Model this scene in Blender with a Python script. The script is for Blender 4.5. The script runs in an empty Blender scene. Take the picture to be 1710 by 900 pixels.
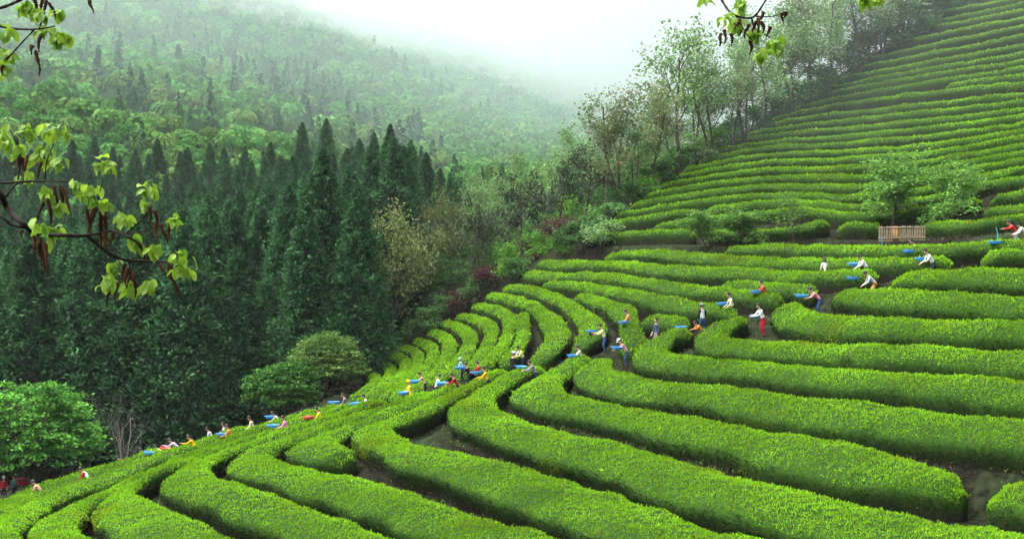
import bpy, math, random
import numpy as np
from mathutils import Vector, Matrix, kdtree

# ------------------------------------------------------------------ camera, sky, sun, exposure
S = bpy.context.scene
F, CX, HY = 1900.0, 855.0, 440.0          # focal length in photo pixels, centre column, eye level row
cam_d = bpy.data.cameras.new("camera"); cam = bpy.data.objects.new("camera", cam_d)
S.collection.objects.link(cam); S.camera = cam
cam_d.sensor_width = 36.0; cam_d.lens = 36.0 * F / 1710.0
cam_d.shift_y = (HY - 450.0) / 1710.0
cam_d.clip_start = 0.1; cam_d.clip_end = 6000
cam.location = (0, 0, 0); cam.rotation_euler = (math.radians(90), 0, 0)

SUN_EL, SUN_AZ = math.radians(58), math.radians(-60)      # high, behind cloud, from the left behind the camera
W = bpy.data.worlds.new("World"); S.world = W; W.use_nodes = True
nt = W.node_tree; nt.nodes.clear()
out = nt.nodes.new("ShaderNodeOutputWorld"); bg = nt.nodes.new("ShaderNodeBackground")
sky = nt.nodes.new("ShaderNodeTexSky"); sky.sky_type = 'NISHITA'; sky.sun_disc = False
sky.sun_elevation = SUN_EL; sky.sun_rotation = SUN_AZ; sky.air_density = 1.0; sky.dust_density = 6.0; sky.ozone_density = 1.0
hs = nt.nodes.new("ShaderNodeHueSaturation"); hs.inputs['Saturation'].default_value = 0.18
nt.links.new(sky.outputs[0], hs.inputs['Color']); nt.links.new(hs.outputs[0], bg.inputs['Color'])
bg.inputs['Strength'].default_value = 0.15
nt.links.new(bg.outputs[0], out.inputs['Surface'])
sun_d = bpy.data.lights.new("sun", 'SUN'); sun = bpy.data.objects.new("sun", sun_d); S.collection.objects.link(sun)
sun_d.energy = 1.5; sun_d.angle = math.radians(40); sun_d.color = (1.0, 0.97, 0.92)
sd = Vector((math.sin(SUN_AZ) * math.cos(SUN_EL), -math.cos(SUN_AZ) * math.cos(SUN_EL), math.sin(SUN_EL)))
sun.rotation_euler = (-sd).to_track_quat('-Z', 'Y').to_euler()
VS = S.view_settings
VS.view_transform = 'Standard'; VS.look = 'None'; VS.gamma = 1.0; VS.use_curve_mapping = False
VS.exposure = 1.64
S.cycles.max_bounces = 5; S.cycles.diffuse_bounces = 2; S.cycles.glossy_bounces = 2
S.cycles.transmission_bounces = 4; S.cycles.transparent_max_bounces = 8; S.cycles.volume_bounces = 2
S.cycles.use_denoising = True
S.cycles.use_adaptive_sampling = True; S.cycles.adaptive_threshold = 0.03

rng = np.random.default_rng(11); random.seed(5)

# ------------------------------------------------------------------ helpers
def link(o, parent=None):
    S.collection.objects.link(o)
    if parent is not None: o.parent = parent
    return o
def tag(o, label=None, cat=None, group=None, kind=None):
    if label: o["label"] = label
    if cat: o["category"] = cat
    if group: o["group"] = group
    if kind: o["kind"] = kind
    return o
def empty(name, loc=(0, 0, 0), rz=0.0):
    o = bpy.data.objects.new(name, None); o.empty_display_size = 0.2
    o.location = loc; o.rotation_euler = (0, 0, rz)
    return link(o)
def npmesh(name, V, Fc, col=None, mat=None, smooth=False, k=None):
    """mesh from arrays; Fc is (n,3) or (n,4); col is (nv,3) or None"""
    me = bpy.data.meshes.new(name)
    V = np.asarray(V, np.float32); Fc = np.asarray(Fc, np.int32)
    n, k = Fc.shape
    me.vertices.add(len(V)); me.vertices.foreach_set("co", V.ravel())
    me.loops.add(n * k); me.loops.foreach_set("vertex_index", Fc.ravel())
    me.polygons.add(n); me.polygons.foreach_set("loop_start", np.arange(0, n * k, k, dtype=np.int32))
    me.update(calc_edges=True)
    if smooth: me.polygons.foreach_set("use_smooth", np.ones(n, bool))
    if col is not None:
        a = me.color_attributes.new("Col", 'FLOAT_COLOR', 'POINT')
        c = np.ones((len(V), 4), np.float32); c[:, :3] = col
        a.data.foreach_set("color", c.ravel())
    if mat is not None: me.materials.append(mat)
    return me
def add(name, me, parent=None, loc=None):
    o = bpy.data.objects.new(name, me)
    if loc is not None: o.location = loc
    return link(o, parent)
def at(px, py, d):
    """photo pixel at depth d (metres along the view axis) to a world point"""
    return np.array([(px - CX) / F * d, d, (HY - py) / F * d])

class Tps:
    def __init__(s, pts, vals, lam=1e-4):
        s.p = np.asarray(pts, float); v = np.asarray(vals, float); n = len(v)
        K = s.k(s.p) + lam * np.eye(n)
        P = np.c_[np.ones(n), s.p]
        A = np.block([[K, P], [P.T, np.zeros((3, 3))]])
        s.w = np.linalg.solve(A, np.r_[v, 0, 0, 0])
    def k(s, q):
        r2 = ((q[:, None, :] - s.p[None]) ** 2).sum(2)
        return np.where(r2 > 0, 0.5 * r2 * np.log(np.maximum(r2, 1e-12)), 0)
    def __call__(s, q):
        q = np.atleast_2d(np.asarray(q, float))
        return s.k(q) @ s.w[:-3] + s.w[-3] + q @ s.w[-2:]

_nd = rng.normal(size=(14, 3)); _nd /= np.linalg.norm(_nd, axis=1)[:, None]; _np = rng.uniform(0, 6.28, 14)
_nf = rng.uniform(0.7, 1.7, 14)
def wob(P, freq):
    """smooth pseudo noise in about -1..1 at points P (n,3)"""
    P = np.asarray(P)
    a = np.zeros(len(P))
    for i in range(14): a += np.sin((P @ _nd[i]) * freq * _nf[i] * 6.28 + _np[i] + 1.3 * np.sin((P @ _nd[(i + 5) % 14]) * freq * 3.1))
    return a / 5.0

def catmull(P, step):
    """smooth curve through points, resampled at about `step`"""
    P = np.asarray(P, float)
    if len(P) == 2: P = np.array([P[0], P.mean(0), P[1]])
    Q = np.vstack([2 * P[0] - P[1], P, 2 * P[-1] - P[-2]])
    out = []
    for i in range(1, len(Q) - 2):
        p0, p1, p2, p3 = Q[i - 1], Q[i], Q[i + 1], Q[i + 2]
        t = np.linspace(0, 1, 24, endpoint=False)[:, None]
        out.append(0.5 * (2 * p1 + (p2 - p0) * t + (2 * p0 - 5 * p1 + 4 * p2 - p3) * t ** 2 + (3 * p1 - p0 - 3 * p2 + p3) * t ** 3))
    out = np.vstack(out + [Q[-2][None]])
    L = np.r_[0, np.cumsum(np.linalg.norm(np.diff(out, axis=0), axis=1))]
    n = max(4, int(L[-1] / step) + 1)
    s = np.linspace(0, L[-1], n)
    return np.column_stack([np.interp(s, L, out[:, j]) for j in range(out.shape[1])])

# ------------------------------------------------------------------ materials
def principled(name, color=(0.5, 0.5, 0.5), rough=0.6, attr=False, spec=0.3, trans=0.0, noise=None):
    m = bpy.data.materials.new(name); m.use_nodes = True; t = m.node_tree; b = t.nodes["Principled BSDF"]
    b.inputs["Roughness"].default_value = rough; b.inputs["Specular IOR Level"].default_value = spec
    src = None
    if attr:
        a = t.nodes.new("ShaderNodeVertexColor"); a.layer_name = "Col"; src = a.outputs["Color"]
    else:
        b.inputs["Base Color"].default_value = (*color, 1)
    if noise:
        sc, lo, hi = noise
        tc = t.nodes.new("ShaderNodeTexCoord"); nz = t.nodes.new("ShaderNodeTexNoise"); nz.inputs["Scale"].default_value = sc
        nz.inputs["Detail"].default_value = 4
        t.links.new(tc.outputs["Object"], nz.inputs["Vector"])
        mr = t.nodes.new("ShaderNodeMapRange"); mr.inputs["From Min"].default_value = 0.3; mr.inputs["From Max"].default_value = 0.7
        mr.inputs["To Min"].default_value = lo; mr.inputs["To Max"].default_value = hi
        t.links.new(nz.outputs["Fac"], mr.inputs["Value"])
        mx = t.nodes.new("ShaderNodeMix"); mx.data_type = 'RGBA'; mx.blend_type = 'MULTIPLY'; mx.inputs["Factor"].default_value = 1
        if src is None:
            mx.inputs["A"].default_value = (*color, 1)
        else: t.links.new(src, mx.inputs["A"])
        t.links.new(mr.outputs["Result"], mx.inputs["B"]); src = mx.outputs["Result"]
    if src is not None: t.links.new(src, b.inputs["Base Color"])
    if trans > 0:                                   # leaf: part of the light goes through
        o = t.nodes["Material Output"]; tr = t.nodes.new("ShaderNodeBsdfTranslucent"); ms = t.nodes.new("ShaderNodeMixShader")
        ms.inputs[0].default_value = trans
        if src is not None: t.links.new(src, tr.inputs["Color"])
        else: tr.inputs["Color"].default_value = (*color, 1)
        t.links.new(b.outputs[0], ms.inputs[1]); t.links.new(tr.outputs[0], ms.inputs[2]); t.links.new(ms.outputs[0], o.inputs["Surface"])
    return m
M = {}
M['leaf'] = principled('tea_leaf', rough=0.7, attr=True, spec=0.03, trans=0.3)
M['core'] = principled('shaded_tea_wood_and_old_leaf', rough=0.85, attr=True, spec=0.1, noise=(9.0, 0.5, 1.4))
M['treeleaf'] = principled('tree_leaf', rough=0.7, attr=True, spec=0.03, trans=0.25)
_t = M['treeleaf'].node_tree; _oi = _t.nodes.new("ShaderNodeObjectInfo"); _mr = _t.nodes.new("ShaderNodeMapRange")     # trees differ a little in tone
_mr.inputs["To Min"].default_value = 0.68; _mr.inputs["To Max"].default_value = 1.32; _t.links.new(_oi.outputs["Random"], _mr.inputs["Value"])
_mx = _t.nodes.new("ShaderNodeMix"); _mx.data_type = 'RGBA'; _mx.blend_type = 'MULTIPLY'; _mx.inputs["Factor"].default_value = 1
_vc = [n for n in _t.nodes if n.bl_idname == "ShaderNodeVertexColor"][0]; _dst = [l.to_socket for l in _vc.outputs["Color"].links]
_t.links.new(_vc.outputs["Color"], _mx.inputs["A"]); _t.links.new(_mr.outputs["Result"], _mx.inputs["B"])
for _s in _dst: _t.links.new(_mx.outputs["Result"], _s)
M['bark'] = principled('bark', color=(0.075, 0.062, 0.05), rough=0.9, spec=0.1, noise=(3.0, 0.5, 1.5))
M['ground'] = principled('soil_and_grass', rough=0.95, attr=True, spec=0.05, noise=(3.1, 0.35, 1.7))
_t = M['ground'].node_tree; _b = _t.nodes.new("ShaderNodeBump"); _b.inputs["Strength"].default_value = 0.9; _b.inputs["Distance"].default_value = 0.12
_n = _t.nodes.new("ShaderNodeTexNoise"); _n.inputs["Scale"].default_value = 6.0; _n.inputs["Detail"].default_value = 6
_c = _t.nodes.new("ShaderNodeTexCoord"); _t.links.new(_c.outputs["Object"], _n.inputs["Vector"]); _t.links.new(_n.outputs["Fac"], _b.inputs["Height"]); _t.links.new(_b.outputs[0], _t.nodes["Principled BSDF"].inputs["Normal"])
LEAVES = True
# ------------------------------------------------------------------ lie of the land: depth seen at photo points, for three hill faces
A1 = [(1700,900,28.5),(1700,800,31.5),(1700,693,35.5),(1700,620,38),(1700,523,42),(1700,480,44),(1700,437,47),(1700,400,50),
 (1500,870,31),(1500,780,34.5),(1500,690,38),(1500,600,41.5),(1500,520,45),(1500,470,48),(1500,410,54),
 (1270,890,32),(1270,740,39),(1270,640,44),(1270,540,51),(1270,480,56),(1270,440,62),(1270,410,66),
 (1050,890,33),(1050,780,40),(1050,700,46),(1050,600,53),(1050,540,58),(1050,480,66),(1050,440,74),(1050,412,80),
 (900,890,35),(900,780,42),(900,700,48),(900,650,52),(900,615,56),
 (700,890,37),(700,800,42),(700,725,48),(700,680,53),(700,650,58),
 (500,890,38.5),(500,800,44),(500,740,49.5),(500,700,57),(500,685,60),
 (300,890,39),(300,810,44.5),(300,760,52),(300,742,58),
 (100,890,40.5),(100,850,45.5),(100,800,55),(0,890,41.5),(0,850,47),(0,825,54)]
A2 = [a for a in A1 if a[0] >= 1050 and a[1] < 560] + [(590,660,74),(640,640,72),(700,640,67),(784,610,63),(820,600,61),(900,600,58.5),
 (632,603,98),(700,560,96),(760,525,93),(820,490,90),(850,478,88),(911,470,82),(850,540,74),(930,555,63),(990,545,60),(967,490,74),
 (1000,455,78),(900,435,90),(1060,580,56)]
A3 = [(980,400,88),(1120,400,80),(1250,400,72),(1400,390,67),(1500,395,65),(1620,385,60),(1710,380,57),
 (1590,0,136),(1710,0,124),(1410,150,122),(1200,262,104),(1060,345,92),(1710,200,88),(1710,290,72),(1560,200,99),(1450,300,81),
 (1300,350,78),(1100,350,88),(1250,300,90),(1560,100,116),(1710,100,106),(1410,230,102)]
def tps_of(A): return Tps([(a[0] / 1000, a[1] / 1000) for a in A], [math.log(a[2]) for a in A], 2e-4)
TS = {1: tps_of(A1), 2: tps_of(A2), 3: tps_of(A3)}
def depth(s, P): return np.exp(TS[s](np.asarray(P, float) / 1000))
def world(s, P):
    P = np.atleast_2d(np.asarray(P, float)); d = depth(s, P)
    return np.column_stack([(P[:, 0] - CX) / F * d, d, (HY - P[:, 1]) / F * d])

# each tea hedge: face, half width, line of its top in the photo, words that single it out
R = []
def row(s, w, pts, label): R.append((s, w, pts, label))
# spur, rows of the near flank that turn round its nose
row(1,.80,[(-90,880),(-40,864),(0,845),(60,818),(120,796),(170,780),(220,765),(280,748)],"tea hedge row along the very edge of the left skyline, behind all the noses")
row(1,.80,[(60,960),(10,925),(-12,892),(10,866),(55,843),(115,818),(185,790),(250,765),(312,746),(380,722),(430,706)],"tea hedge row bending round the bottom left corner of the picture")
row(1,.80,[(240,985),(160,930),(105,898),(88,876),(112,851),(162,826),(222,798),(290,768),(350,745),(410,721),(470,700),(530,684),(570,674)],"tea hedge row whose nose bulges between the two dark gaps nearest the bottom left corner")
row(1,.80,[(500,990),(400,940),(300,890),(250,866),(207,842),(197,824),(232,800),(292,775),(352,751),(422,726),(492,703),(550,685),(600,670)],"tea hedge row with third nose from the left, running out through the bottom edge")
row(1,.80,[(800,985),(690,937),(600,898),(487,857),(410,830),(345,810),(312,794),(328,774),(372,755),(432,733),(502,709),(562,690),(612,674),(650,664)],"tea hedge row with fourth nose from the left, a pale weed on its flank")
row(1,.80,[(1120,975),(1000,940),(900,910),(810,884),(700,849),(600,814),(525,796),(465,782),(418,769),(440,746),(500,724),(562,704),(622,684),(682,663),(720,650)],"tea hedge row with fifth nose from the left, just below the short stub row")
row(1,.72,[(580,758),(545,752),(517,744),(540,727),(590,709),(640,690),(692,669),(742,648),(772,634)],"short tea hedge stub ending at a patch of bare soil in the foreground")
row(1,.82,[(1420,972),(1300,936),(1200,907),(1087,873),(1020,851),(964,831),(900,814),(800,779),(707,756),(650,737),(620,716),(648,702),(692,688),(738,664),(782,642),(832,619),(848,613)],"tea hedge row bending sharply above the bare soil, sunlit weed near its nose")
row(1,.82,[(1860,925),(1740,908),(1600,893),(1500,875),(1410,857),(1300,835),(1200,808),(1140,791),(1087,775),(1007,753),(900,727),(840,708),(800,692),(787,676),(805,656),(832,640),(866,622),(908,607)],"long tea hedge row crossing the bottom right corner")
row(1,.82,[(1608,799),(1500,778),(1410,761),(1333,747),(1200,719),(1130,706),(1060,692),(1000,681),(950,670),(905,660),(893,646),(915,628),(945,609),(985,589)],"tea hedge row that ends at a gap beside the short block on the right edge")
row(1,.82,[(1860,832),(1760,817),(1700,814),(1652,812)],"short block of tea hedge on the right edge, cut off by a narrow gap")
row(1,.80,[(1860,738),(1710,714),(1560,699),(1410,682),(1300,671),(1187,652),(1064,644),(1018,631),(988,616),(998,600),(1020,591)],"tea hedge row running just below the man in white cap and jeans")
row(1,.78,[(1860,665),(1710,646),(1560,632),(1410,624),(1300,612),(1187,606),(1115,597),(1080,590),(1090,573),(1120,554),(1155,548)],"tea hedge row with rounded nose just below the man in a suit")
row(1,.78,[(1860,604),(1710,592),(1560,584),(1410,580),(1300,576),(1215,570),(1180,564),(1196,548),(1222,531),(1248,522)],"tea hedge row below the person with red trousers, climbing round to her feet")
row(1,.80,[(1860,550),(1710,543),(1560,540),(1423,537),(1360,531),(1318,521),(1316,505),(1338,500)],"tea hedge row whose blunt end stands beside the person with red trousers")
row(1,.74,[(1860,505),(1710,501),(1560,494),(1450,489),(1400,486)],"tea hedge row starting beside the person in a pink plaid shirt")
row(1,.74,[(1860,460),(1710,456),(1600,455),(1530,457),(1492,461)],"tea hedge row starting right of the person bent low in a grey white shirt")
row(1,.70,[(1860,417),(1710,416),(1665,418),(1640,424)],"short tea hedge at the right edge below the person in a red jacket")
# bowl beyond the path
row(2,.68,[(1215,413),(1297,411),(1410,413),(1500,412),(1580,410),(1660,405),(1760,402)],"tea hedge row directly below the bamboo fence")
row(2,.68,[(1015,427),(1060,420),(1110,420),(1190,428),(1297,433),(1410,433),(1500,432),(1590,428)],"tea hedge row second below the bamboo fence, under the person in salmon pink")
row(2,.70,[(903,436),(967,438),(1047,440),(1110,446),(1243,451),(1350,455),(1460,451)],"long tea hedge row reaching from the wood to the bent picker in grey white")
row(2,.70,[(881,455),(940,458),(1007,458),(1067,466),(1133,475),(1187,482),(1240,488),(1303,492)],"long tea hedge row from the wood to just under the red topped picker")
row(2,.62,[(1205,473),(1240,470),(1290,475),(1358,480)],"short tea hedge directly behind the red topped picker")
row(2,.70,[(911,471),(967,474),(1020,482),(1080,493),(1160,508),(1225,514)],"tea hedge row ending at the cream topped picker near the grey hat")
row(2,.82,[(967,490),(1007,502),(1040,515),(1052,535),(1054,557),(1060,578)],"tea hedge row turning down past the picker in tan to the man in jeans")
row(2,.62,[(1072,530),(1107,528),(1145,535)],"short lens shaped tea hedge behind the man in a suit")
row(2,.72,[(844,478),(887,480),(929,495),(967,518),(989,540),(985,560),(958,574)],"tea hedge row curling round to the picker in pale yellow and jeans")
row(2,.72,[(817,491),(860,498),(895,511),(922,537),(932,560),(915,582),(895,597)],"tea hedge finger curling left of the path, its tip beside a dark red bush")
row(2,.62,[(871,522),(874,545),(872,565),(858,585),(845,600)],"short straight tea hedge finger squeezed between two curling ones")
row(2,.66,[(793,507),(825,514),(850,527),(850,550),(838,575),(818,598),(806,612)],"first full tea hedge finger above the picker in golden jacket")
row(2,.66,[(767,524),(798,531),(820,545),(814,572),(790,602),(768,622)],"second tea hedge finger from the golden jacket going left")
row(2,.66,[(741,536),(770,545),(786,562),(775,588),(748,619),(728,638)],"third tea hedge finger from the golden jacket going left")
row(2,.66,[(720,551),(745,562),(751,580),(738,606),(714,630),(690,650)],"fourth tea hedge finger from the golden jacket going left")
row(2,.64,[(696,565),(720,577),(721,596),(706,620),(684,642),(660,658)],"fifth tea hedge finger from the golden jacket going left")
row(2,.64,[(675,577),(697,587),(697,606),(683,628),(660,648),(636,664)],"sixth tea hedge finger from the golden jacket going left")
row(2,.62,[(656,589),(676,600),(674,617),(660,637),(635,657),(612,670)],"seventh tea hedge finger from the golden jacket going left")
row(2,.62,[(634,603),(652,613),(648,629),(633,646),(612,660),(590,672)],"eighth tea hedge finger from the golden jacket going left")
row(2,.60,[(622,622),(628,632),(616,645),(590,662)],"last and lowest tea hedge finger by the wood")
# steep face on the upper right
U = [[(1575,19),(1650,6),(1760,-14)],[(1538,40),(1623,23),(1710,4),(1780,-10)],[(1509,56),(1597,37),(1710,16),(1780,2)],
 [(1463,85),(1543,61),(1710,29),(1780,17)],[(1439,101),(1543,77),(1710,43),(1780,30)],[(1412,116),(1543,91),(1710,58),(1780,45)],
 [(1386,137),(1450,121),(1543,104),(1710,74),(1780,62)],[(1359,155),(1420,138),(1543,115),(1710,88),(1780,77)],
 [(1335,169),(1410,149),(1570,121),(1710,101),(1780,91)],[(1311,185),(1410,160),(1570,133),(1710,112),(1780,102)],
 [(1582,140),(1640,132),(1710,124),(1780,115)],[(1287,198),(1350,184),(1410,172),(1570,152),(1710,137),(1780,129)],
 [(1268,210),(1330,198),(1410,188),(1570,170),(1710,155),(1780,147)],[(1245,222),(1330,209),(1410,200),(1570,183),(1710,168),(1780,160)],
 [(1223,235),(1310,222),(1410,213),(1570,197),(1710,180),(1780,172)],[(1205,247),(1300,234),(1410,226),(1570,210),(1710,192),(1780,184)],
 [(1174,267),(1270,246),(1410,238),(1570,223),(1710,204),(1780,195)],[(1139,283),(1270,258),(1410,251),(1540,242),(1640,228),(1710,216),(1780,205)],
 [(1126,294),(1270,270),(1410,264),(1500,258),(1560,252),(1640,239),(1710,227),(1780,217)],
 [(1097,309),(1180,294),(1270,282),(1410,278),(1500,274),(1580,262),(1710,240),(1780,230)],
 [(1073,327),(1110,318),(1270,295),(1410,293),(1520,288),(1600,271),(1710,252),(1780,242)],
 [(1052,341),(1110,330),(1270,309),(1410,309),(1540,298),(1620,280),(1710,264),(1780,255)],
 [(1028,357),(1110,343),(1270,324),(1410,325),(1530,315),(1610,298),(1710,278),(1780,268)],
 [(1004,372),(1060,364),(1110,356),(1165,348)],
 [(1180,346),(1243,339),(1330,334),(1410,341),(1500,335),(1590,318),(1650,303),(1710,296),(1780,288)],
 [(1087,378),(1160,366),(1270,353),(1350,349),(1440,357),(1520,352),(1600,337),(1640,328)],
 [(980,391),(1040,388),(1160,384)],[(1185,386),(1240,385),(1300,382),(1350,374),(1385,366)],
 [(1398,374),(1440,371),(1478,373)],[(1550,372),(1600,371),(1650,366),(1710,358),(1780,352)],
 [(1646,347),(1690,344),(1760,340)],[(1655,327),(1700,321),(1760,314)]]
_o = "top second third fourth fifth sixth seventh eighth ninth tenth eleventh twelfth thirteenth fourteenth fifteenth sixteenth seventeenth eighteenth nineteenth twentieth twenty-first twenty-second twenty-third".split()
_special = {10:"short tea hedge on the steep slope starting partway, tenth row above it longer",
 23:"short tea hedge at the lower left end of the steep slope, beside the wood",24:"wavy tea hedge on the steep slope just above the two young trees",
 25:"tea hedge low on the steep slope passing behind the two young trees",26:"lowest tea hedge at the left foot of the steep slope",
 27:"tea hedge at the foot of the steep slope left of the earth bank",28:"tall tea hedge directly left of the bamboo fence",
 29:"tall tea hedge right of the bamboo fence, behind the red jacket",30:"tea hedge stub at the right edge above the red jacket",
 31:"small tea hedge stub between two dark hollows at the right edge"}
_n = 0
for i, p in enumerate(U):
    if i in _special: lab = _special[i]
    else: lab = "%s tea hedge row from the top of the steep slope" % _o[_n]; _n += 1
    row(3, .72 if i < 28 else .8, p, lab)

HH = 1.0                                           # hedge height, taller on the nearest terraces
ROWS = []
for s, w, pts, lab in R:
    P = catmull(pts, 6.0 if s != 3 else 8.0)
    C = world(s, P)
    C = catmull(C, 0.45)
    # smooth the height and the line a little, as pruned rows are
    for _ in range(4):
        C[1:-1] = 0.25 * C[:-2] + 0.5 * C[1:-1] + 0.25 * C[2:]
    ROWS.append((s, w, C, lab))
HV = [np.interp(r[2][:, 1], [36, 50], [1.24, 0.92]) if r[0] != 3 else np.full(len(r[2]), 1.05) for r in ROWS]
ALLH = np.concatenate(HV)
ALLP = np.vstack([r[2] for r in ROWS])
KD = kdtree.KDTree(len(ALLP))
for i, p in enumerate(ALLP): KD.insert((p[0], p[1], 0), i)
KD.balance()

# half width of each row along its length: the rows fill the terraces and leave a narrow lane
RID = np.repeat(np.arange(len(ROWS)), [len(r[2]) for r in ROWS])
WID = []
for i, (s, w, C, lab) in enumerate(ROWS):
    oth = ALLP[RID != i][:, :2]
    dm = np.array([np.sqrt(((oth - c[:2]) ** 2).sum(1).min()) for c in C])
    gap = 0.30 if s == 1 else (0.30 if s == 2 else 1.1)
    hw = np.clip(0.5 * dm - 0.5 * gap, 0.42, w * (2.05 if s == 1 else 1.5))
    for _ in range(12): hw[1:-1] = 0.25 * hw[:-2] + 0.5 * hw[1:-1] + 0.25 * hw[2:]
    WID.append(hw)
# land outside the tea rows (photo point, depth of the bare ground there)
AM = [(60,822,74),(-300,880,74),(-700,900,80),(130,800,80),(300,775,80),(420,745,84),(540,702,88),(620,612,106),(700,556,106),(790,500,104),(880,440,98),(960,408,96),
 (300,655,122),(100,640,135),(-300,640,140),(300,520,175),(0,480,185),(600,520,148),(800,440,150),(600,390,220),(200,300,260),(-300,300,260),
 (200,160,320),(200,70,400),(300,100,400),(0,20,410),(0,150,325),(-400,50,380),(430,38,440),(750,340,280),(900,350,250),(700,62,620),(550,60,520),(1000,118,690),(1000,320,330),(850,225,480),(850,120,640),(1120,95,760),(1400,100,900),
 (1150,300,122),(1000,388,104),(1300,195,142),(1450,100,152),(1575,5,162),(1150,335,165),(1300,235,190),(1450,160,200),(1600,90,210),(1800,0,230),(1075,365,150),
 (1860,-60,130),(2100,-100,120),(2000,200,80),(2000,380,52),(2000,520,40),(2000,800,28)]
AMW = [at(*a) for a in AM] + [np.array(p) for p in [(-60,0,-10),(60,0,-1),(0,0,-1.65),(0,-60,2),(0,12,-5.2),(25,14,-4.4),(-20,20,-9),(-250,60,-8),(300,60,20),
   (-600,300,60),(600,300,70),(-900,900,160),(900,900,120),(0,1300,150),(-700,-60,0),(700,-60,40)]]
sub = ALLP[::40].copy(); sub[:, 2] -= ALLH[::40]
MP = np.vstack([np.array(AMW), sub])
TM = Tps(MP[:, :2] / 100, MP[:, 2], 2e-3)
def ground(XY):
    XY = np.atleast_2d(np.asarray(XY, float))
    zm = np.concatenate([TM(XY[i:i + 20000] / 100) for i in range(0, len(XY), 20000)])
    z = zm.copy()
    for i, (x, y) in enumerate(XY):
        if y < 10 or y > 150 or x < -60 or x > 90: continue
        nb = KD.find_n((x, y, 0), 7)
        d0 = nb[0][2]
        if d0 > 14: continue
        w = np.array([1.0 / (n[2] ** 2 + 0.05) for n in nb]); zz = np.array([ALLP[n[1]][2] - ALLH[n[1]] for n in nb])
        zf = (w * zz).sum() / w.sum()
        t = min(1, max(0, (d0 - 1.8) / 7)); t = t * t * (3 - 2 * t)
        z[i] = zf * (1 - t) + zm[i] * t
    return z

def axis(a, b, lo, hi, fine, g=1.12):
    m = list(np.arange(lo, hi + fine, fine)); st = fine
    x = m[0]; L = []
    while x > a: st *= g; x -= st; L.append(max(x, a))
    x = m[-1]; H = []; st = fine
    while x < b: st *= g; x += st; H.append(min(x, b))
    return np.array(sorted(set(L)) + m + sorted(set(H)))
gx = axis(-1000, 1000, -32, 62, 0.6); gy = axis(-80, 1400, 20, 140, 0.7)
GX, GY = np.meshgrid(gx, gy); GXY = np.column_stack([GX.ravel(), GY.ravel()])
gz = ground(GXY)
nx, ny = len(gx), len(gy)
idx = np.arange(nx * ny).reshape(ny, nx)
gf = np.column_stack([idx[:-1, :-1].ravel(), idx[:-1, 1:].ravel(), idx[1:, 1:].ravel(), idx[1:, :-1].ravel()])
GV = np.column_stack([GXY, gz])
n1 = wob(GV, 0.11); n2 = wob(GV, 0.5)
soil = np.array([0.010, 0.008, 0.006]); grass = np.array([0.024, 0.042, 0.014]); litter = np.array([0.028, 0.022, 0.016])
k = np.clip(0.25 + 0.35 * n1 + 0.25 * n2, 0, 1)[:, None]
gcol = soil * (1 - k) + grass * k
far = np.clip((GV[:, 1] - 75) / 20, 0, 1)[:, None] * np.clip((5 - GV[:, 0]) / 15, 0, 1)[:, None]
gcol = gcol * (1 - far) + (litter * (1 - k) + grass * k) * far
hill = np.clip((GV[:, 1] - 170) / 40, 0, 1)[:, None]; gcol = gcol * (1 - hill) + np.array([0.040, 0.085, 0.022]) * hill
gme = npmesh("ground", GV, gf, gcol, M['ground'], smooth=True)
# weeds and fallen leaves on the bare ground between the rows
wx = np.r_[rng.uniform(-30, 58, 60000), rng.uniform(-24, 26, 110000)]; wy = np.r_[rng.uniform(26, 100, 60000), rng.uniform(26, 56, 110000)]; wp = CX + F * wx / wy
ok = (wp > -40) & (wp < 1760) & (rng.random(170000) < np.clip(48 / wy, 0.35, 1)); WXY = np.column_stack([wx, wy])[ok]
dn = np.array([KD.find((a, b, 0))[2] for a, b in WXY]); WXY = WXY[(dn > 0.7) & (dn < 7)]
WZ = ground(WXY); NW = len(WXY); wn = wob(np.column_stack([WXY, np.zeros(NW)]), 0.3)
kk = wn + rng.normal(0, .35, NW) > -0.1; WXY, WZ = WXY[kk], WZ[kk]; NW = len(WXY)
wd_ = rng.normal(0, 1, (NW, 3)) * np.array([1, 1, .5]) + np.array([0, 0, .9]); wd_ /= np.linalg.norm(wd_, axis=1)[:, None]
wc = np.column_stack([WXY, WZ + 0.05]); wsz = rng.uniform(.06, .17, NW)[:, None]; wxv = np.cross(wd_, rng.normal(size=(NW, 3))); wxv /= np.linalg.norm(wxv, axis=1)[:, None]
WV = np.stack([wc, wc + wd_ * wsz * .5 + wxv * wsz * .28, wc + wd_ * wsz, wc + wd_ * wsz * .5 - wxv * wsz * .28], 1).reshape(-1, 3)
wcol = np.where((rng.random(NW) < .55)[:, None], np.array([[0.05, 0.10, 0.025]]), np.array([[0.06, 0.042, 0.025]])) * rng.uniform(.6, 1.5, (NW, 1))
tag(add("weeds", npmesh("weeds", WV, np.arange(4 * NW).reshape(NW, 4), np.repeat(wcol, 4, 0), M['leaf'])), "weeds and fallen leaves on the lanes between hedges", "weeds", kind="stuff")
tag(add("ground", gme), kind="structure", label="dark soil and grass of the tea hill and valley")
# quick lookup of ground height (bilinear in the sheet)
GZ = gz.reshape(ny, nx)
def gheight(x, y):
    i = int(np.clip(np.searchsorted(gx, x) - 1, 0, nx - 2)); j = int(np.clip(np.searchsorted(gy, y) - 1, 0, ny - 2))
    u = (x - gx[i]) / (gx[i + 1] - gx[i]); v = (y - gy[j]) / (gy[j + 1] - gy[j])
    return float((GZ[j, i] * (1 - u) + GZ[j, i + 1] * u) * (1 - v) + (GZ[j + 1, i] * (1 - u) + GZ[j + 1, i + 1] * u) * v)

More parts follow.
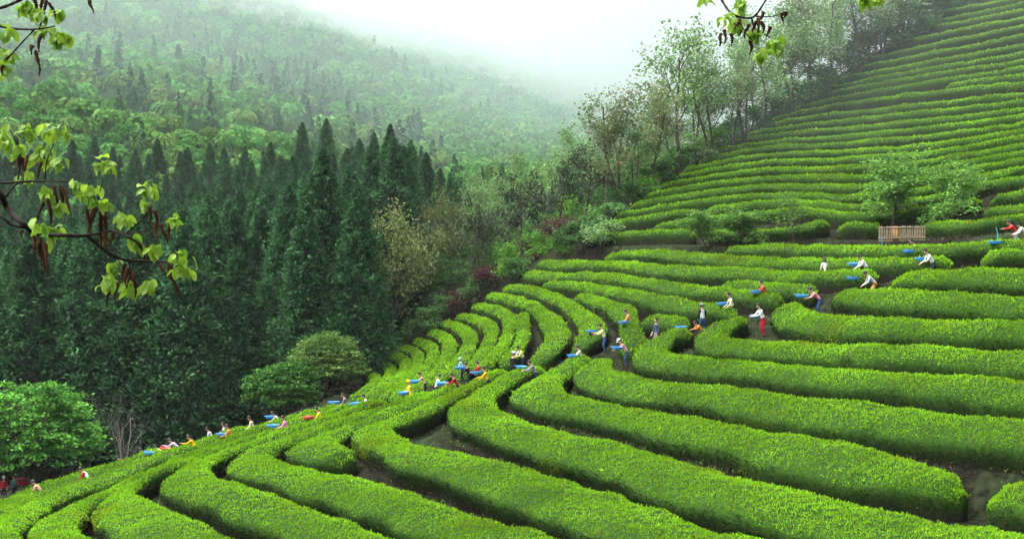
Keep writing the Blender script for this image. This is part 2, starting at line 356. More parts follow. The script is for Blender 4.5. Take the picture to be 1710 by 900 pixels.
def ray_ground(px, py, d0, d1, step=0.5):
    """depth at which the sight line through a photo point meets the ground"""
    d = d0
    while d < d1:
        if gheight((px - CX) / F * d, d) >= (HY - py) / F * d: return d
        d += step
    return None
# ------------------------------------------------------------------ tea hedges
# cross section: (across, up) in units of (half width, height); a pruned dome on a narrower woody base
def profile(n):
    t = np.linspace(-1, 1, n); k = 0.70; c = np.clip(t / k, -1, 1) * math.pi / 2; e = (np.abs(t) - k) / (1 - k)
    x = np.where(np.abs(t) < k, np.sin(c), np.sign(t) * (1 - 0.16 * e ** 0.7))
    z = np.where(np.abs(t) < k, 0.62 + 0.38 * np.abs(np.cos(c)) ** 0.8, 0.62 - 0.78 * e)
    return x, z
NP_ = 19
PX, PZ = profile(NP_)
_ar = np.r_[0, np.cumsum(np.hypot(np.diff(PX) * 1.1, np.diff(PZ)))]; _ar /= _ar[-1]       # even spacing over the skin
BRIGHT = np.array([0.212, 0.442, 0.016]); MID = np.array([0.084, 0.220, 0.011]); SHADED_LEAF = np.array([0.014, 0.028, 0.007]); SHADED_WOOD = np.array([0.016, 0.012, 0.009])  # old side leaves and bare wood, darkened further to carry the lane shade
def frames(C):
    T = np.gradient(C, axis=0); T /= np.linalg.norm(T, axis=1)[:, None]
    Sd = np.column_stack([T[:, 1], -T[:, 0], np.zeros(len(T))]); Sd /= np.linalg.norm(Sd, axis=1)[:, None]
    return T, Sd
for ri, (s, w, C, lab) in enumerate(ROWS):
    T, Sd = frames(C); n = len(C)
    hz = [gheight(*(C[i, :2] + Sd[i, :2] * 1.6)) - gheight(*(C[i, :2] - Sd[i, :2] * 1.6)) for i in range(n)]
    tilt = np.clip(np.array(hz) / 3.2, -0.6, 0.6) * (0.6 if s != 3 else 0.32)
    for _ in range(6): tilt[1:-1] = 0.25 * tilt[:-2] + 0.5 * tilt[1:-1] + 0.25 * tilt[2:]
    L = np.r_[0, np.cumsum(np.linalg.norm(np.diff(C, axis=0), axis=1))]
    endt = np.minimum(L, L[-1] - L)
    taper = np.sqrt(np.clip(1 - (1 - np.clip(endt / 0.8, 0, 1)) ** 2, 0.02, 1))
    w = float(WID[ri].mean()); wv = WID[ri] * (1 + 0.07 * wob(C, 0.16) + 0.08 * wob(C + 9, 0.5)) * (0.35 + 0.65 * taper); hv = HV[ri] * (1 + 0.05 * wob(C + 31, 0.2) + 0.035 * wob(C + 77, 0.5)) * (0.55 + 0.45 * taper)
    Cb = C.copy(); Cb[:, 2] -= HV[ri]
    Up = np.array([0, 0, 1.0])
    def surf(i0, fr, px, pz):
        """points on the hedge skin: row position (index + fraction) and profile coords"""
        i1 = np.minimum(i0 + 1, n - 1); f = fr[:, None]
        c = Cb[i0] * (1 - f) + Cb[i1] * f; sd = Sd[i0] * (1 - f) + Sd[i1] * f
        ww = wv[i0] * (1 - fr) + wv[i1] * fr; h = hv[i0] * (1 - fr) + hv[i1] * fr; tl = tilt[i0] * (1 - fr) + tilt[i1] * fr
        off = px * ww
        P = c + sd * off[:, None]; P[:, 2] += pz * h + tl * off
        return P, sd, tl
    ii = np.repeat(np.arange(n), NP_); px = np.tile(PX, n); pz = np.tile(PZ, n)
    V, sd, tl = surf(ii, np.zeros(n * NP_), px, pz)
    b = wob(V, 0.9) * 0.04 + wob(V + 7, 0.35) * 0.035 + wob(V + 3, 2.6) * 0.020 + 0.022 * np.sin(np.repeat(L, NP_) * 14.0 + 2.5 * wob(V, 0.5))
    V += (sd * np.sign(px)[:, None] * np.abs(px)[:, None] * 0.7 + Up * np.clip(pz, 0, 1)[:, None]) * b[:, None]
    V = V - Up * 0.03
    col = np.where((pz > 0.64)[:, None], np.array([0.018, 0.050, 0.004]), np.where((pz > 0.25)[:, None], SHADED_LEAF, SHADED_WOOD))  # shade between the top leaves and down the sides put into the core colour
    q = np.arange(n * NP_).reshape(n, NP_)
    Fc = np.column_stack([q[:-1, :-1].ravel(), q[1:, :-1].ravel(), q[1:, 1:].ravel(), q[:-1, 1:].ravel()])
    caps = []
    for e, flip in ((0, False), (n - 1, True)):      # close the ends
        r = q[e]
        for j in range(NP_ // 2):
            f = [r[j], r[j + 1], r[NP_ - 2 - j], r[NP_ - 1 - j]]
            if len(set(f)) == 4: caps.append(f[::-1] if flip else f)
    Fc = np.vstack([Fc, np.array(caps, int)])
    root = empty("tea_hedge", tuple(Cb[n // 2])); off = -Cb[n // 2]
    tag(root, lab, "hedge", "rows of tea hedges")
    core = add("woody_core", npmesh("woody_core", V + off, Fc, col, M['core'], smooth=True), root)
    if not LEAVES: continue
    # leaves
    dm = float(np.median(C[:, 1]))
    seg = np.linalg.norm(np.diff(C, axis=0), axis=1)
    dcen = C[:-1, 1]
    dens = np.interp(dcen, [28, 36, 50, 65, 90, 130], [520, 410, 200, 112, 80, 55])     # leaves per m2
    size = np.interp(dcen, [28, 36, 50, 65, 90, 130], [.047, .053, .072, .090, .105, .125])
    vis = np.ones(n - 1)
    pxs = CX + F * C[:-1, 0] / C[:-1, 1]; pys = HY - F * C[:-1, 2] / C[:-1, 1]
    vis[(pxs < -60) | (pxs > 1790) | (pys > 960)] = 0.2
    cnt = rng.poisson(dens * seg * (2.6 * w + 0.5) * vis)
    i0 = np.repeat(np.arange(n - 1), cnt); N = len(i0)
    if N == 0: continue
    fr = rng.random(N); t = np.interp(rng.uniform(0.10, 0.90, N), _ar, np.linspace(-1, 1, NP_))
    px = np.interp(t, np.linspace(-1, 1, NP_), PX); pz = np.interp(t, np.linspace(-1, 1, NP_), PZ)
    P, sd, tl = surf(i0, fr, px, pz)
    b = wob(P, 0.9) * 0.04 + wob(P + 7, 0.35) * 0.035 + wob(P + 3, 2.6) * 0.020 + 0.022 * np.sin((L[i0] + fr * seg[i0]) * 14.0 + 2.5 * wob(P, 0.5))
    P += (sd * np.sign(px)[:, None] * np.abs(px)[:, None] * 0.7 + Up * np.clip(pz, 0, 1)[:, None]) * b[:, None]
    sl = (np.interp(t + 0.02, np.linspace(-1, 1, NP_), PZ) - np.interp(t - 0.02, np.linspace(-1, 1, NP_), PZ)) * HH
    sx = (np.interp(t + 0.02, np.linspace(-1, 1, NP_), PX) - np.interp(t - 0.02, np.linspace(-1, 1, NP_), PX)) * w
    nl = np.hypot(sl, sx) + 1e-9
    side = (-sl / nl); upn = np.clip(sx / nl, -0.3, 1)
    Nn = sd * side[:, None] + Up * upn[:, None]
    up = np.clip(upn, 0, 1)
    z = size[i0] * rng.uniform(0.7, 1.35, N) * np.where(rng.random(N) < 0.012, 2.0, 1.0)
    D = 0.9 * Nn + 0.35 * Up + rng.normal(0, 0.55, (N, 3)); D /= np.linalg.norm(D, axis=1)[:, None]
    X = np.cross(D, rng.normal(size=(N, 3))); X /= np.linalg.norm(X, axis=1)[:, None]
    # leaf faces lean outwards so that they catch the light
    wd = 0.30 * z
    P = P + Nn * rng.uniform(-0.02, 0.05, N)[:, None]
    Y = np.cross(X, D)
    A = P - D * (z * 0.35)[:, None]; Bp = P + D * (z * 0.2)[:, None] + X * wd[:, None] + Y * (0.12 * z)[:, None]
    Cp = P + D * z[:, None]; Dp = P + D * (z * 0.2)[:, None] - X * wd[:, None] + Y * (0.12 * z)[:, None]
    LV = np.stack([A, Bp, Cp, Dp], 1).reshape(-1, 3)
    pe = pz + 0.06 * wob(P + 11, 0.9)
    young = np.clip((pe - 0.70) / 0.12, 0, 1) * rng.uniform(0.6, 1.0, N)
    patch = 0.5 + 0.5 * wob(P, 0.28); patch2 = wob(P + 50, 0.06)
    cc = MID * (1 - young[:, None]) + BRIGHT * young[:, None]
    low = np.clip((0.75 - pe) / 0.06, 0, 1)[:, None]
    cc = cc * (1 - low) + SHADED_LEAF * 1.3 * low  # old leaves on the flanks, with the shade of the lane painted in
    thin = np.clip(wob(P + 120, 0.22) - 0.55, 0, 1)[:, None]
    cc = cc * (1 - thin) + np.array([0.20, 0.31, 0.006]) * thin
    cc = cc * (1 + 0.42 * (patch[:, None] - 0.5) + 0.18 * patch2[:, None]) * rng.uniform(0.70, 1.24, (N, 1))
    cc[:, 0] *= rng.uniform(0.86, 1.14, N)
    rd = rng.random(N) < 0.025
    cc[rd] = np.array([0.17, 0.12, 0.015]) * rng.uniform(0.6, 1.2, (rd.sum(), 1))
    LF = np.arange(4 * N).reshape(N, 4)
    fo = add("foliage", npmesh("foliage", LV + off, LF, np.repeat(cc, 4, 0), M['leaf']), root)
# ------------------------------------------------------------------ trees
def tube(P, rad, sides=6):
    P = np.asarray(P, float); n = len(P)
    T = np.gradient(P, axis=0); T /= np.linalg.norm(T, axis=1)[:, None] + 1e-9
    ref = np.where(np.abs(T[:, 2:3]) > 0.9, np.array([[1.0, 0, 0]]), np.array([[0, 0, 1.0]]))
    A = np.cross(T, ref); A /= np.linalg.norm(A, axis=1)[:, None] + 1e-9; B = np.cross(T, A)
    a = np.linspace(0, 2 * math.pi, sides, endpoint=False)
    V = (P[:, None] + (A[:, None] * np.cos(a)[None, :, None] + B[:, None] * np.sin(a)[None, :, None]) * np.asarray(rad)[:, None, None]).reshape(-1, 3)
    q = np.arange(n * sides).reshape(n, sides); r = np.roll(q, -1, 1)
    return V, np.column_stack([q[:-1].ravel(), r[:-1].ravel(), r[1:].ravel(), q[1:].ravel()])
class Parts:
    def __init__(s): s.V = []; s.F = []; s.C = []; s.n = 0
    def put(s, V, Fc, col=None):
        s.V.append(V); s.F.append(np.asarray(Fc) + s.n); s.n += len(V)
        if col is not None: s.C.append(np.broadcast_to(col, (len(V), 3)))
    def mesh(s, name, mat, smooth=False):
        return npmesh(name, np.vstack(s.V), np.vstack(s.F), np.vstack(s.C) if s.C else None, mat, smooth)
def unit(v): return v / (np.linalg.norm(v, axis=-1, keepdims=True) + 1e-9)
def leafquads(r, C, size, outward, col, flat=0.5, aspect=0.5):
    """one leaf-sized face per centre C, growing along outward, lying partly flat"""
    N = len(C); D = unit(outward + r.normal(0, 0.55, (N, 3)))
    nrm = unit(np.array([0, 0, 1.0]) * flat + r.normal(0, 0.45, (N, 3)) + 0.3 * outward)
    X = unit(np.cross(D, nrm)); z = (size * r.uniform(0.65, 1.35, N))[:, None]
    A = C - D * z * 0.5; B = C + X * z * aspect * 0.5; E = C + D * z * 0.5 - nrm * z * 0.12; G = C - X * z * aspect * 0.5
    return np.stack([A, B, E, G], 1).reshape(-1, 3), np.arange(4 * N).reshape(N, 4), np.repeat(col, 4, 0)

def cedar(seed, h, Rr, nb=230, per=10):
    r = np.random.default_rng(seed); tr = Parts(); cr = Parts()
    tz = np.linspace(0, h * 0.97, 9); bend = np.column_stack([0.12 * np.sin(tz * 0.4 + seed), 0.12 * np.cos(tz * 0.33 + seed * 2), tz])
    V, Fc = tube(bend, 0.30 * (1 - tz / h) ** 0.8 + 0.02, 7); tr.put(V, Fc)
    lump = r.uniform(0.8, 1.15, 12)
    cs, cd, cl = [], [], []
    for k in range(nb):
        hf = 0.09 + 0.91 * (k + r.random()) / nb; a = k * 2.39996 + r.normal(0, 0.3)
        rad = Rr * ((1 - hf) ** 0.72 + 0.005) * lump[int(hf * 11.9)] * r.uniform(0.72, 1.12) * (0.65 + 0.35 * min(1, (hf - 0.1) / 0.2))
        d = np.array([math.cos(a), math.sin(a), 0]); p0 = np.array([0, 0, hf * h])
        if k % 3 == 0:
            V, Fc = tube([p0, p0 + d * rad * 0.5 + np.array([0, 0, -0.1 * rad]), p0 + d * rad * 0.92 + np.array([0, 0, -0.05 * rad])], [0.05, 0.035, 0.012], 4); tr.put(V, Fc)
        tone = r.uniform(0.65, 1.3)
        for f in (0.45, 0.75, 1.0):
            c = p0 + d * rad * f + np.array([0, 0, (-0.28 * f + 0.22 * f * f) * rad])
            m = per if f > 0.5 else per // 2
            cs.append(c + r.normal(0, 1, (m, 3)) * np.array([0.26, 0.26, 0.20]) * (0.25 + 0.42 * Rr * (1 - hf) ** 0.5))
            cd.append(np.tile(d * 0.8 + np.array([0, 0, 0.35 - 0.5 * (f < 0.9)]), (m, 1)))
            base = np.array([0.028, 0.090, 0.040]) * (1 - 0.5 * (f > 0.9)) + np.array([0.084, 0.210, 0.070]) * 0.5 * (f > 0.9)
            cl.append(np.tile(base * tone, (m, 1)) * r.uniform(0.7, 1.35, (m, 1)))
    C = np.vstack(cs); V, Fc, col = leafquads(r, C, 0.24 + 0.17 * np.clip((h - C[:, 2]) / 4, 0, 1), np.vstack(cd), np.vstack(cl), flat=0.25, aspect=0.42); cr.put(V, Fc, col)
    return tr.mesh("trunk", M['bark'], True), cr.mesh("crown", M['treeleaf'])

def broadleaf(seed, h, Rr, col, trunk=0.35, limbs=7, leaves=2600, leaf=0.22, layered=False, upright=0.6, thick=0.03, gaps=0.0, twigs=True, barkm='bark', squash=1.0, multi=1, dome=False):
    """trunk(s), forking limbs and twigs, leaves spread round the twigs"""
    r = np.random.default_rng(seed); tr = Parts(); tips = []
    col = np.atleast_2d(col)
    def branch(p, d, L, rad, lev):
        n = 5; P = [p]; dd = d.copy()
        for i in range(n):
            dd = unit(dd + r.normal(0, 0.16, 3) + np.array([0, 0, 0.06 * upright]))
            P.append(P[-1] + dd * L / n)
        P = np.array(P); V, Fc = tube(P, np.linspace(rad, rad * 0.45, n + 1), 6 if lev < 2 else 4); tr.put(V, Fc)
        if lev >= 2:
            tips.append(P[2:]); return
        for k in range(3 if lev == 1 else 4):
            q = P[2 + (k % 4)] if lev else P[1 + k % 5]; a = r.uniform(0, 6.28)
            side = unit(np.cross(dd, [math.cos(a), math.sin(a), 0.3])); nd = unit(dd * 0.75 + side * r.uniform(0.5, 1.0) + np.array([0, 0, 0.15 * upright]))
            if layered: nd[2] *= 0.35; nd = unit(nd)
            branch(q, nd, L * r.uniform(0.5, 0.72), rad * 0.55, lev + 1)
        tips.append(P[-2:])
    for m in range(multi):
        b0 = np.array([r.normal(0, 0.12 * (multi > 1)), r.normal(0, 0.12 * (multi > 1)), 0]); lean = r.normal(0, 0.05 + 0.1 * (multi > 1), 2)
        nz = 7; tz = np.linspace(0, 1, nz); top = h * (0.62 if limbs < 9 else 0.8)
        P = np.column_stack([b0[0] + lean[0] * tz * h + 0.02 * h * np.sin(tz * 5 + seed), b0[1] + lean[1] * tz * h + 0.02 * h * np.cos(tz * 4 + seed), tz * top])
        V, Fc = tube(P, h * thick * (1 - 0.72 * tz) + 0.01, 8); tr.put(V, Fc)
        nl = max(3, limbs // multi)
        for k in range(nl):
            f = trunk + (1 - trunk) * (k + 0.5 * r.random()) / nl; q = np.array([np.interp(f * top, P[:, 2], P[:, j]) for j in range(3)])
            a = k * 2.4 + r.normal(0, 0.4); out_ = np.array([math.cos(a), math.sin(a), 0])
            el = upright * (0.5 + 0.9 * f) if not layered else 0.12 + 0.7 * max(0, f - 0.7)
            d = unit(out_ + np.array([0, 0, el])); branch(q, d, Rr * (0.85 - 0.35 * max(0, f - 0.6)) * r.uniform(0.75, 1.1), h * thick * 0.42 * (1.1 - 0.6 * f), 0 if Rr > 1.0 else 1)
    T = np.vstack(tips); T = T[r.random(len(T)) > gaps]
    tm = tr.mesh("trunk", M[barkm], True)
    if leaves == 0: return tm, None
    N = leaves; pick = r.integers(0, len(T), N); sp = Rr * 0.13
    tone = r.uniform(0.72, 1.28, len(T)); ci = r.integers(0, len(col), len(T))
    C = T[pick] + r.normal(0, 1, (N, 3)) * np.array([sp, sp, sp * (0.35 if layered else 0.8)]) * squash
    if dome:                                          # full rounded crown of layered sprays
        K = 420; kd = unit(r.normal(size=(K, 3))); kd[:, 2] = np.abs(kd[:, 2]) * 1.15 - 0.22; kd = unit(kd)
        kr = r.uniform(0.78, 1.04, K) * (1 + 0.10 * wob(kd * 3 + seed, 0.35)); KC = kd * kr[:, None] * np.array([Rr, Rr, h * 0.52]) + np.array([0, 0, h * 0.46])
        pk = r.integers(0, K, N); C = KC[pk] + r.normal(0, 1, (N, 3)) * np.array([Rr * .085, Rr * .085, Rr * .022]); pick = pk % len(T)
    cc = col[ci[pick]] * tone[pick][:, None] * r.uniform(0.75, 1.28, (N, 1))
    cr = Parts(); ctr = np.array([0, 0, h * 0.55]); V, Fc, c2 = leafquads(r, C, leaf, unit(C - ctr) * np.array([1, 1, 0.3]), cc, flat=0.9 if layered else 0.5, aspect=0.62); cr.put(V, Fc, c2)
    return tm, cr.mesh("crown", M['treeleaf'])

def put_tree(name, meshes, loc, sc, rz, label, cat, group=None):
    root = empty(name, loc, rz); root.scale = sc
    tm, cm = meshes
    add("trunk", tm, root)
    if cm is not None: add("crown", cm, root)
    return tag(root, label, cat, group)

# --- cedars, front to back; a tree wholly hidden by the ones before it is left out
CED = [cedar(100 + i, 19.0, rr, 330, 21) for i, rr in enumerate((3.6, 3.2, 4.0, 3.4))]
cover = np.full(1900, 720.0)
def visible(px, top, half, need):
    a, b = int(px - half + 80), int(px + half + 80)
    if b < 5 or a > 1890: return False
    sl = cover[max(a, 0):min(b, 1900)]
    return len(sl) > 0 and (sl - top).max() > need
def cover_by(px, top, half):
    for x in range(int(px - half), int(px + half) + 1):
        i = x + 80
        if 0 <= i < 1900: cover[i] = min(cover[i], top + abs(x - px) / max(half, 1) * 55)
cedars = []
# trees that show as spires of their own (photo column, row of the tip, depth, look)
spires = [(552,288,93,"tall cedar spire rising highest behind the two pale green trees"),(482,308,95,"tall cedar second from the highest front spire"),(436,340,97,"cedar third from the highest front spire"),
 (392,352,94,"cedar fourth from the highest front spire"),(338,338,98,"cedar in the middle of the front row with a blunt tip"),(590,372,98,"cedar beside the yellowish tree at the wood edge"),
 (652,208,150,"cedar spire standing highest against the pale hillside"),(545,198,165,"broad cedar spire against the pale hillside at mid left"),(600,232,152,"cedar spire between the two highest on the skyline"),(686,236,155,"cedar spire just right of the highest skyline one"),
 (625,222,156,"slim cedar close left of the highest skyline one"),(712,256,150,"small cedar right of the skyline spires"),(752,290,140,"last cedar of the dark skyline before the bare trunked trees"),
 (505,205,172,"cedar left of the broad skyline spire"),(735,282,146,"narrow cedar next to the last skyline one"),(470,262,140,"cedar peeping above the middle of the dark wood"),(375,265,150,"cedar with lit tip in the middle of the dark wood")]
def cedar_at(px, top, d, lab, grp):
    x = (px - CX) / F * d; gz_ = gheight(x, d); ztop = (HY - top) / F * d; hgt = ztop - gz_
    while hgt > 20 and d < 330 and d > 130:
        d += 4; x = (px - CX) / F * d; gz_ = gheight(x, d); ztop = (HY - top) / F * d; hgt = ztop - gz_
    if hgt < 9: hgt = 13
    if hgt > 26: gz_ = ztop - 26; hgt = 26
    k = random.randrange(4); s = hgt / 19.0
    put_tree("cedar_tree", CED[k], (x, d, gz_), (s * random.uniform(.92, 1.1), s * random.uniform(.92, 1.1), s), random.uniform(0, 6.28), lab, "cedar tree", grp)
    cover_by(px, top, 2.6 * s / d * F); cedars.append((x, d))
for sp_ in sorted(spires, key=lambda q: q[2]): cedar_at(*sp_, "cedars of the dark wood")
cover[:] = 720
cand = []
for i in range(7000):
    d = rng.uniform(86, 300); px = rng.uniform(-75, 830); cand.append((d, px))
cand.sort()
nc = 0
for d, px in cand:
    x = (px - CX) / F * d
    hg = rng.uniform(15, 20.5) if d < 150 else rng.uniform(12, 17)
    z = gheight(x, d); top = HY - F * (z + hg) / d
    lim = np.interp(px, [-80, 60, 150, 230, 330, 400, 480, 540, 600, 650, 700, 760, 800, 830], [175, 170, 130, 105, 75, 115, 180, 205, 235, 225, 262, 300, 400, 470])
    if top < lim: continue
    if px > 600 and d < 112: continue
    if px > 660 and d < 125: continue
    if px > 700 and top > 420: continue
    if d > 215 and px > 600: continue
    if 20 < px < 300 and 150 < top < 330 and d > 150 and rng.random() < 0.7: continue
    if min([1e9] + [(x - a) ** 2 + (d - b) ** 2 for a, b in cedars]) < (3.1 if d < 140 else 4.0) ** 2: continue
    half = 2.4 * hg / 19 / d * F
    if not visible(px, top, half * 0.6, 20 if d < 130 else 13): continue
    cedar_at(px, top, d, "dark cedar, %s of the wood, %s" % ("front rank" if d < 105 else ("middle ranks" if d < 150 else "rear ranks up the slope"), "above the big bright green tree" if px < 150 else ("above the leafless grey shrub" if px < 330 else ("left above the spreading trees" if px < 480 else ("above the two spreading trees" if px < 600 else "behind the yellowish tree")))), "cedars of the dark wood"); nc += 1
    if nc >= 280: break

# --- single trees (photo column, top row, foot row, depth, width in photo pixels)
PALE = [(0.16, 0.29, 0.10), (0.19, 0.31, 0.12)]; FRESH = [(0.09, 0.24, 0.03), (0.12, 0.27, 0.04)]; OLIVE = [(0.17, 0.215, 0.075), (0.12, 0.19, 0.055), (0.20, 0.21, 0.085)]
TAN = [(0.20, 0.20, 0.11), (0.15, 0.21, 0.085), (0.12, 0.20, 0.07)]; WINE = [(0.085, 0.035, 0.040), (0.11, 0.05, 0.05)]; PINE = [(0.045, 0.075, 0.035), (0.06, 0.085, 0.05)]; MAPLE = [(0.115, 0.31, 0.045), (0.065, 0.21, 0.035)]
M['bark_pale'] = principled('bark_pale', color=(0.19, 0.175, 0.155), rough=0.9, spec=0.1, noise=(3.0, 0.6, 1.4))
TR = {
 'maple': [broadleaf(1, 8, 4.6, MAPLE, .08, 11, 21000, .30, True, .5, .022, dome=True)],
 'layer': [broadleaf(21, 6.5, 3.6, [(0.13, 0.235, 0.055), (0.095, 0.19, 0.045)], .06, 10, 12000, .26, True, .5, .022, dome=True), broadleaf(22, 5, 3.0, [(0.07, 0.20, 0.04), (0.085, 0.22, 0.045)], .06, 10, 11000, .26, True, .5, .022, dome=True)],
 'tall': [broadleaf(31 + i, 13, 3.6, c, .38, 8, 2600, .26, False, 1.1, .012, .1, multi=mu) for i, (c, mu) in enumerate(((PALE, 1), (PALE, 2), (TAN, 2), (TAN, 1)))],
 'pine': [broadleaf(41 + i, 13, 2.6, PINE, .45, 8, 1500, .30, False, .35, .011, .25) for i in range(3)],
 'olive': [broadleaf(51 + i, 11, 4.0, OLIVE, .2, 9, 5200, .26, False, .9, .014, .1) for i in range(2)],
 'green': [broadleaf(61 + i, 9, 3.6, c, .2, 9, 4500, .27, False, .8, .014) for i, c in enumerate((FRESH, [(0.07, 0.17, 0.045), (0.09, 0.20, 0.06)], PALE))],
 'shrub': [broadleaf(71 + i, 2.6, 1.6, c, .05, 9, 1800, .20, False, .9, .012, multi=3) for i, c in enumerate((FRESH, [(0.07, 0.17, 0.045), (0.09, 0.20, 0.06)], PALE))],
 'wine': [broadleaf(81 + i, 3.6, 1.9, WINE, .1, 8, 2400, .20, False, .9, .012, multi=2) for i in range(2)],
 'bare': [broadleaf(91, 4.2, 2.6, PALE, .04, 14, 0, .2, False, 1.3, .006, multi=5, barkm='bark_pale')],
 'young': [broadleaf(95 + i, 4.0, 1.7, [(0.13, 0.29, 0.055), (0.16, 0.32, 0.07)], .12, 11, n_, .13, False, 1.3, .009, squash=.8) for i, n_ in enumerate((4200, 4000, 1200))],
}
def extent(ms):
    me = ms[1] or ms[0]; a = np.empty(len(me.vertices) * 3, np.float32); me.vertices.foreach_get("co", a); a = a.reshape(-1, 3)
    return float(np.percentile(a[:, 2], 99.5)), float(np.mean([np.percentile(a[:, j], 98) - np.percentile(a[:, j], 2) for j in (0, 1)]))
def tree(kind, v, px, top, foot, d, wpx, label, cat="tree", group=None, name=None, sink=True):
    x = (px - CX) / F * d; z = (HY - foot) / F * d; g = gheight(x, d)
    if kind in ('shrub', 'wine', 'young', 'tall', 'bare'):
        hit = ray_ground(px, foot, d * 0.86, d * 1.22)
        if hit: d = hit; x = (px - CX) / F * d; g = gheight(x, d)
    zt = (HY - top) / F * d
    z = g - 0.05
    h0, w0 = extent(TR[kind][v % len(TR[kind])]); sz = max(0.3, (zt - z) / h0); sx = wpx / F * d / w0
    put_tree(name or ("%s_tree" % {'young': 'young', 'bare': 'bare', 'tall': 'tall', 'pine': 'pine', 'maple': 'maple', 'olive': 'oak', 'green': 'broadleaf', 'layer': 'spreading'}.get(kind, kind)),
        TR[kind][v % len(TR[kind])], (x, d, z), (sx, sx, sz), random.uniform(0, 6.28), label, cat, group)
E = "trees along the wood edge"
tree('maple', 0, 48, 640, 815, 69, 205, "big bright green spreading tree at the left edge", group=E)
tree('layer', 0, 546, 556, 690, 80, 118, "pale green spreading tree at the edge of the dark wood", group=E)
tree('layer', 1, 474, 606, 700, 77, 112, "fresh green spreading tree left of and below the paler one", group=E)
tree('bare', 0, 208, 652, 770, 76, 112, "leafless grey shrub right of the big bright green tree", "shrub", name="bare_shrub")
tree('olive', 0, 655, 345, 560, 107, 118, "yellowish green tree in front of the cedars", group=E)
tree('olive', 1, 748, 318, 520, 112, 96, "greyish olive tree right of the yellowish one", group=E)
for px, top, foot, d, w, v in ((792,322,500,110,60,0),(866,283,470,106,66,1),(935,255,420,108,62,2),(978,240,405,112,70,0),(810,345,500,118,50,2),(905,300,440,120,48,1),(720,330,520,124,50,1)):
    tree('pine', v, px, top, foot, d, w, {792:"thin dark pine left of the tallest slim trunk in the wood",866:"slim pine with bare straight trunk above the wine red bushes",935:"leaning pine with thin crown beside the tan trees",978:"dark pine with layered boughs just left of the tan trees",810:"pine with bare trunk second from the olive tree",905:"small thin pine between the two slim tall ones",720:"dark thin pine partly behind the olive tree"}[px], "pine tree", E)
tree('tall', 2, 1035, 140, 340, 112, 105, "tan leaved tall tree with several pale trunks", group=E)
tree('tall', 3, 1010, 185, 370, 106, 80, "lower tan leaved tree left of the several trunked one", group=E)
tree('tall', 0, 1140, 28, 300, 116, 130, "tall pale green tree standing clear against the white fog", group=E)
tree('tall', 1, 1185, 70, 280, 120, 90, "pale tree right of the tallest one on the slope edge", group=E)
tree('tall', 3, 1090, 150, 330, 110, 80, "slender pale tree between the tan trees and the tallest one", group=E)
for i, (px, top, foot, d, w, v) in enumerate(((1238,40,255,124,90,1),(1275,10,230,128,100,0),(1325,-25,205,131,110,1),(1360,-20,180,137,90,3),(1395,-50,160,138,100,0),(1440,-40,130,146,90,1),(1478,-60,110,148,80,0),(1215,110,262,122,70,2),(1300,80,215,140,70,2),(1165,95,290,128,70,1),(1255,60,240,136,80,0),(1345,10,190,146,90,1),(1120,130,315,121,60,3),(1415,-10,140,152,80,0),(1500,-50,90,152,80,1),(1062,190,345,112,60,1))):
    tree('tall', v, px, top, foot, d, w, "%s misty bare trunked tree along the slope edge right of the tallest one" % ("first second third fourth fifth sixth seventh eighth ninth tenth eleventh twelfth thirteenth fourteenth fifteenth sixteenth".split()[i]), group="misty trees along the upper slope edge")
gl = [(700,395,560,112,70,1),(830,400,500,112,80,0),(760,430,530,108,70,1),(900,350,440,115,80,1),(960,320,410,118,70,0),(1030,270,370,118,80,1),(1075,250,340,122,80,2),(850,300,450,150,90,2),(930,250,420,155,90,2),(1000,260,380,150,80,1),(880,260,430,175,90,2),(800,290,460,170,80,2),(965,215,400,180,90,2),(640,470,590,112,60,1),(690,480,580,116,60,1),(1110,200,320,140,80,2),(1170,180,290,150,80,2),(600,470,610,116,60,1)]
for i, (px, top, foot, d, w, v) in enumerate(gl):
    tree('green', v, px, top, foot, d, w, "leafy green tree filling the wood %s" % ("beside the yellowish tree" if px < 770 else ("behind the slim pines" if px < 1000 else "behind the tan and tall pale trees")), group="leafy trees filling the wood edge")
for px, top, foot, d, w in ((938,362,408,97,70),(884,402,440,98,52),(822,440,488,101,56),(772,480,520,103,40),(655,540,580,105,46),(1146,255,285,118,40),(1305,165,200,132,40)):
    tree('wine', px, px, top, foot, d, w, {938:"largest wine red bush at the top of the tea fingers",884:"wine red bush left of the largest one",822:"wine red bush third from the top, above a finger tip",772:"small wine red bush fourth from the top",655:"lowest wine red bush by the cedars",1146:"wine red bush high on the steep slope's edge",1305:"highest wine red bush in the mist"}[px], "bush", "wine red bushes", name="maple_bush")
sh = [(955,378,414,95,46,1),(975,396,424,92,44,1),(940,400,426,93,40,0),(905,392,430,97,44,0),(855,410,450,99,40,0),(860,440,470,97,40,1),(800,470,505,101,44,1),(745,500,535,103,40,1),(715,520,560,103,40,1),(690,540,580,104,40,1),(640,570,605,105,44,1),(605,600,640,103,46,1),(575,630,670,100,44,1),
 (1005,372,415,90,46,2),(1050,330,355,101,50,1),(1075,318,340,103,46,0),(1100,295,320,106,50,1),(1130,270,300,109,50,1),(1188,235,262,114,56,0),(1220,225,252,116,50,1),(1255,205,235,119,54,1),(1290,180,212,123,56,1),(1330,160,190,127,56,1),(1370,135,168,132,60,1),(1405,110,145,135,60,1),(1440,85,125,139,64,1),(1475,55,100,143,70,1),(1515,30,75,146,76,1),(1555,0,50,149,80,1),(1590,-25,25,152,80,1),(1160,255,285,122,50,2),(1020,345,375,104,50,1),(985,365,400,97,44,1)]
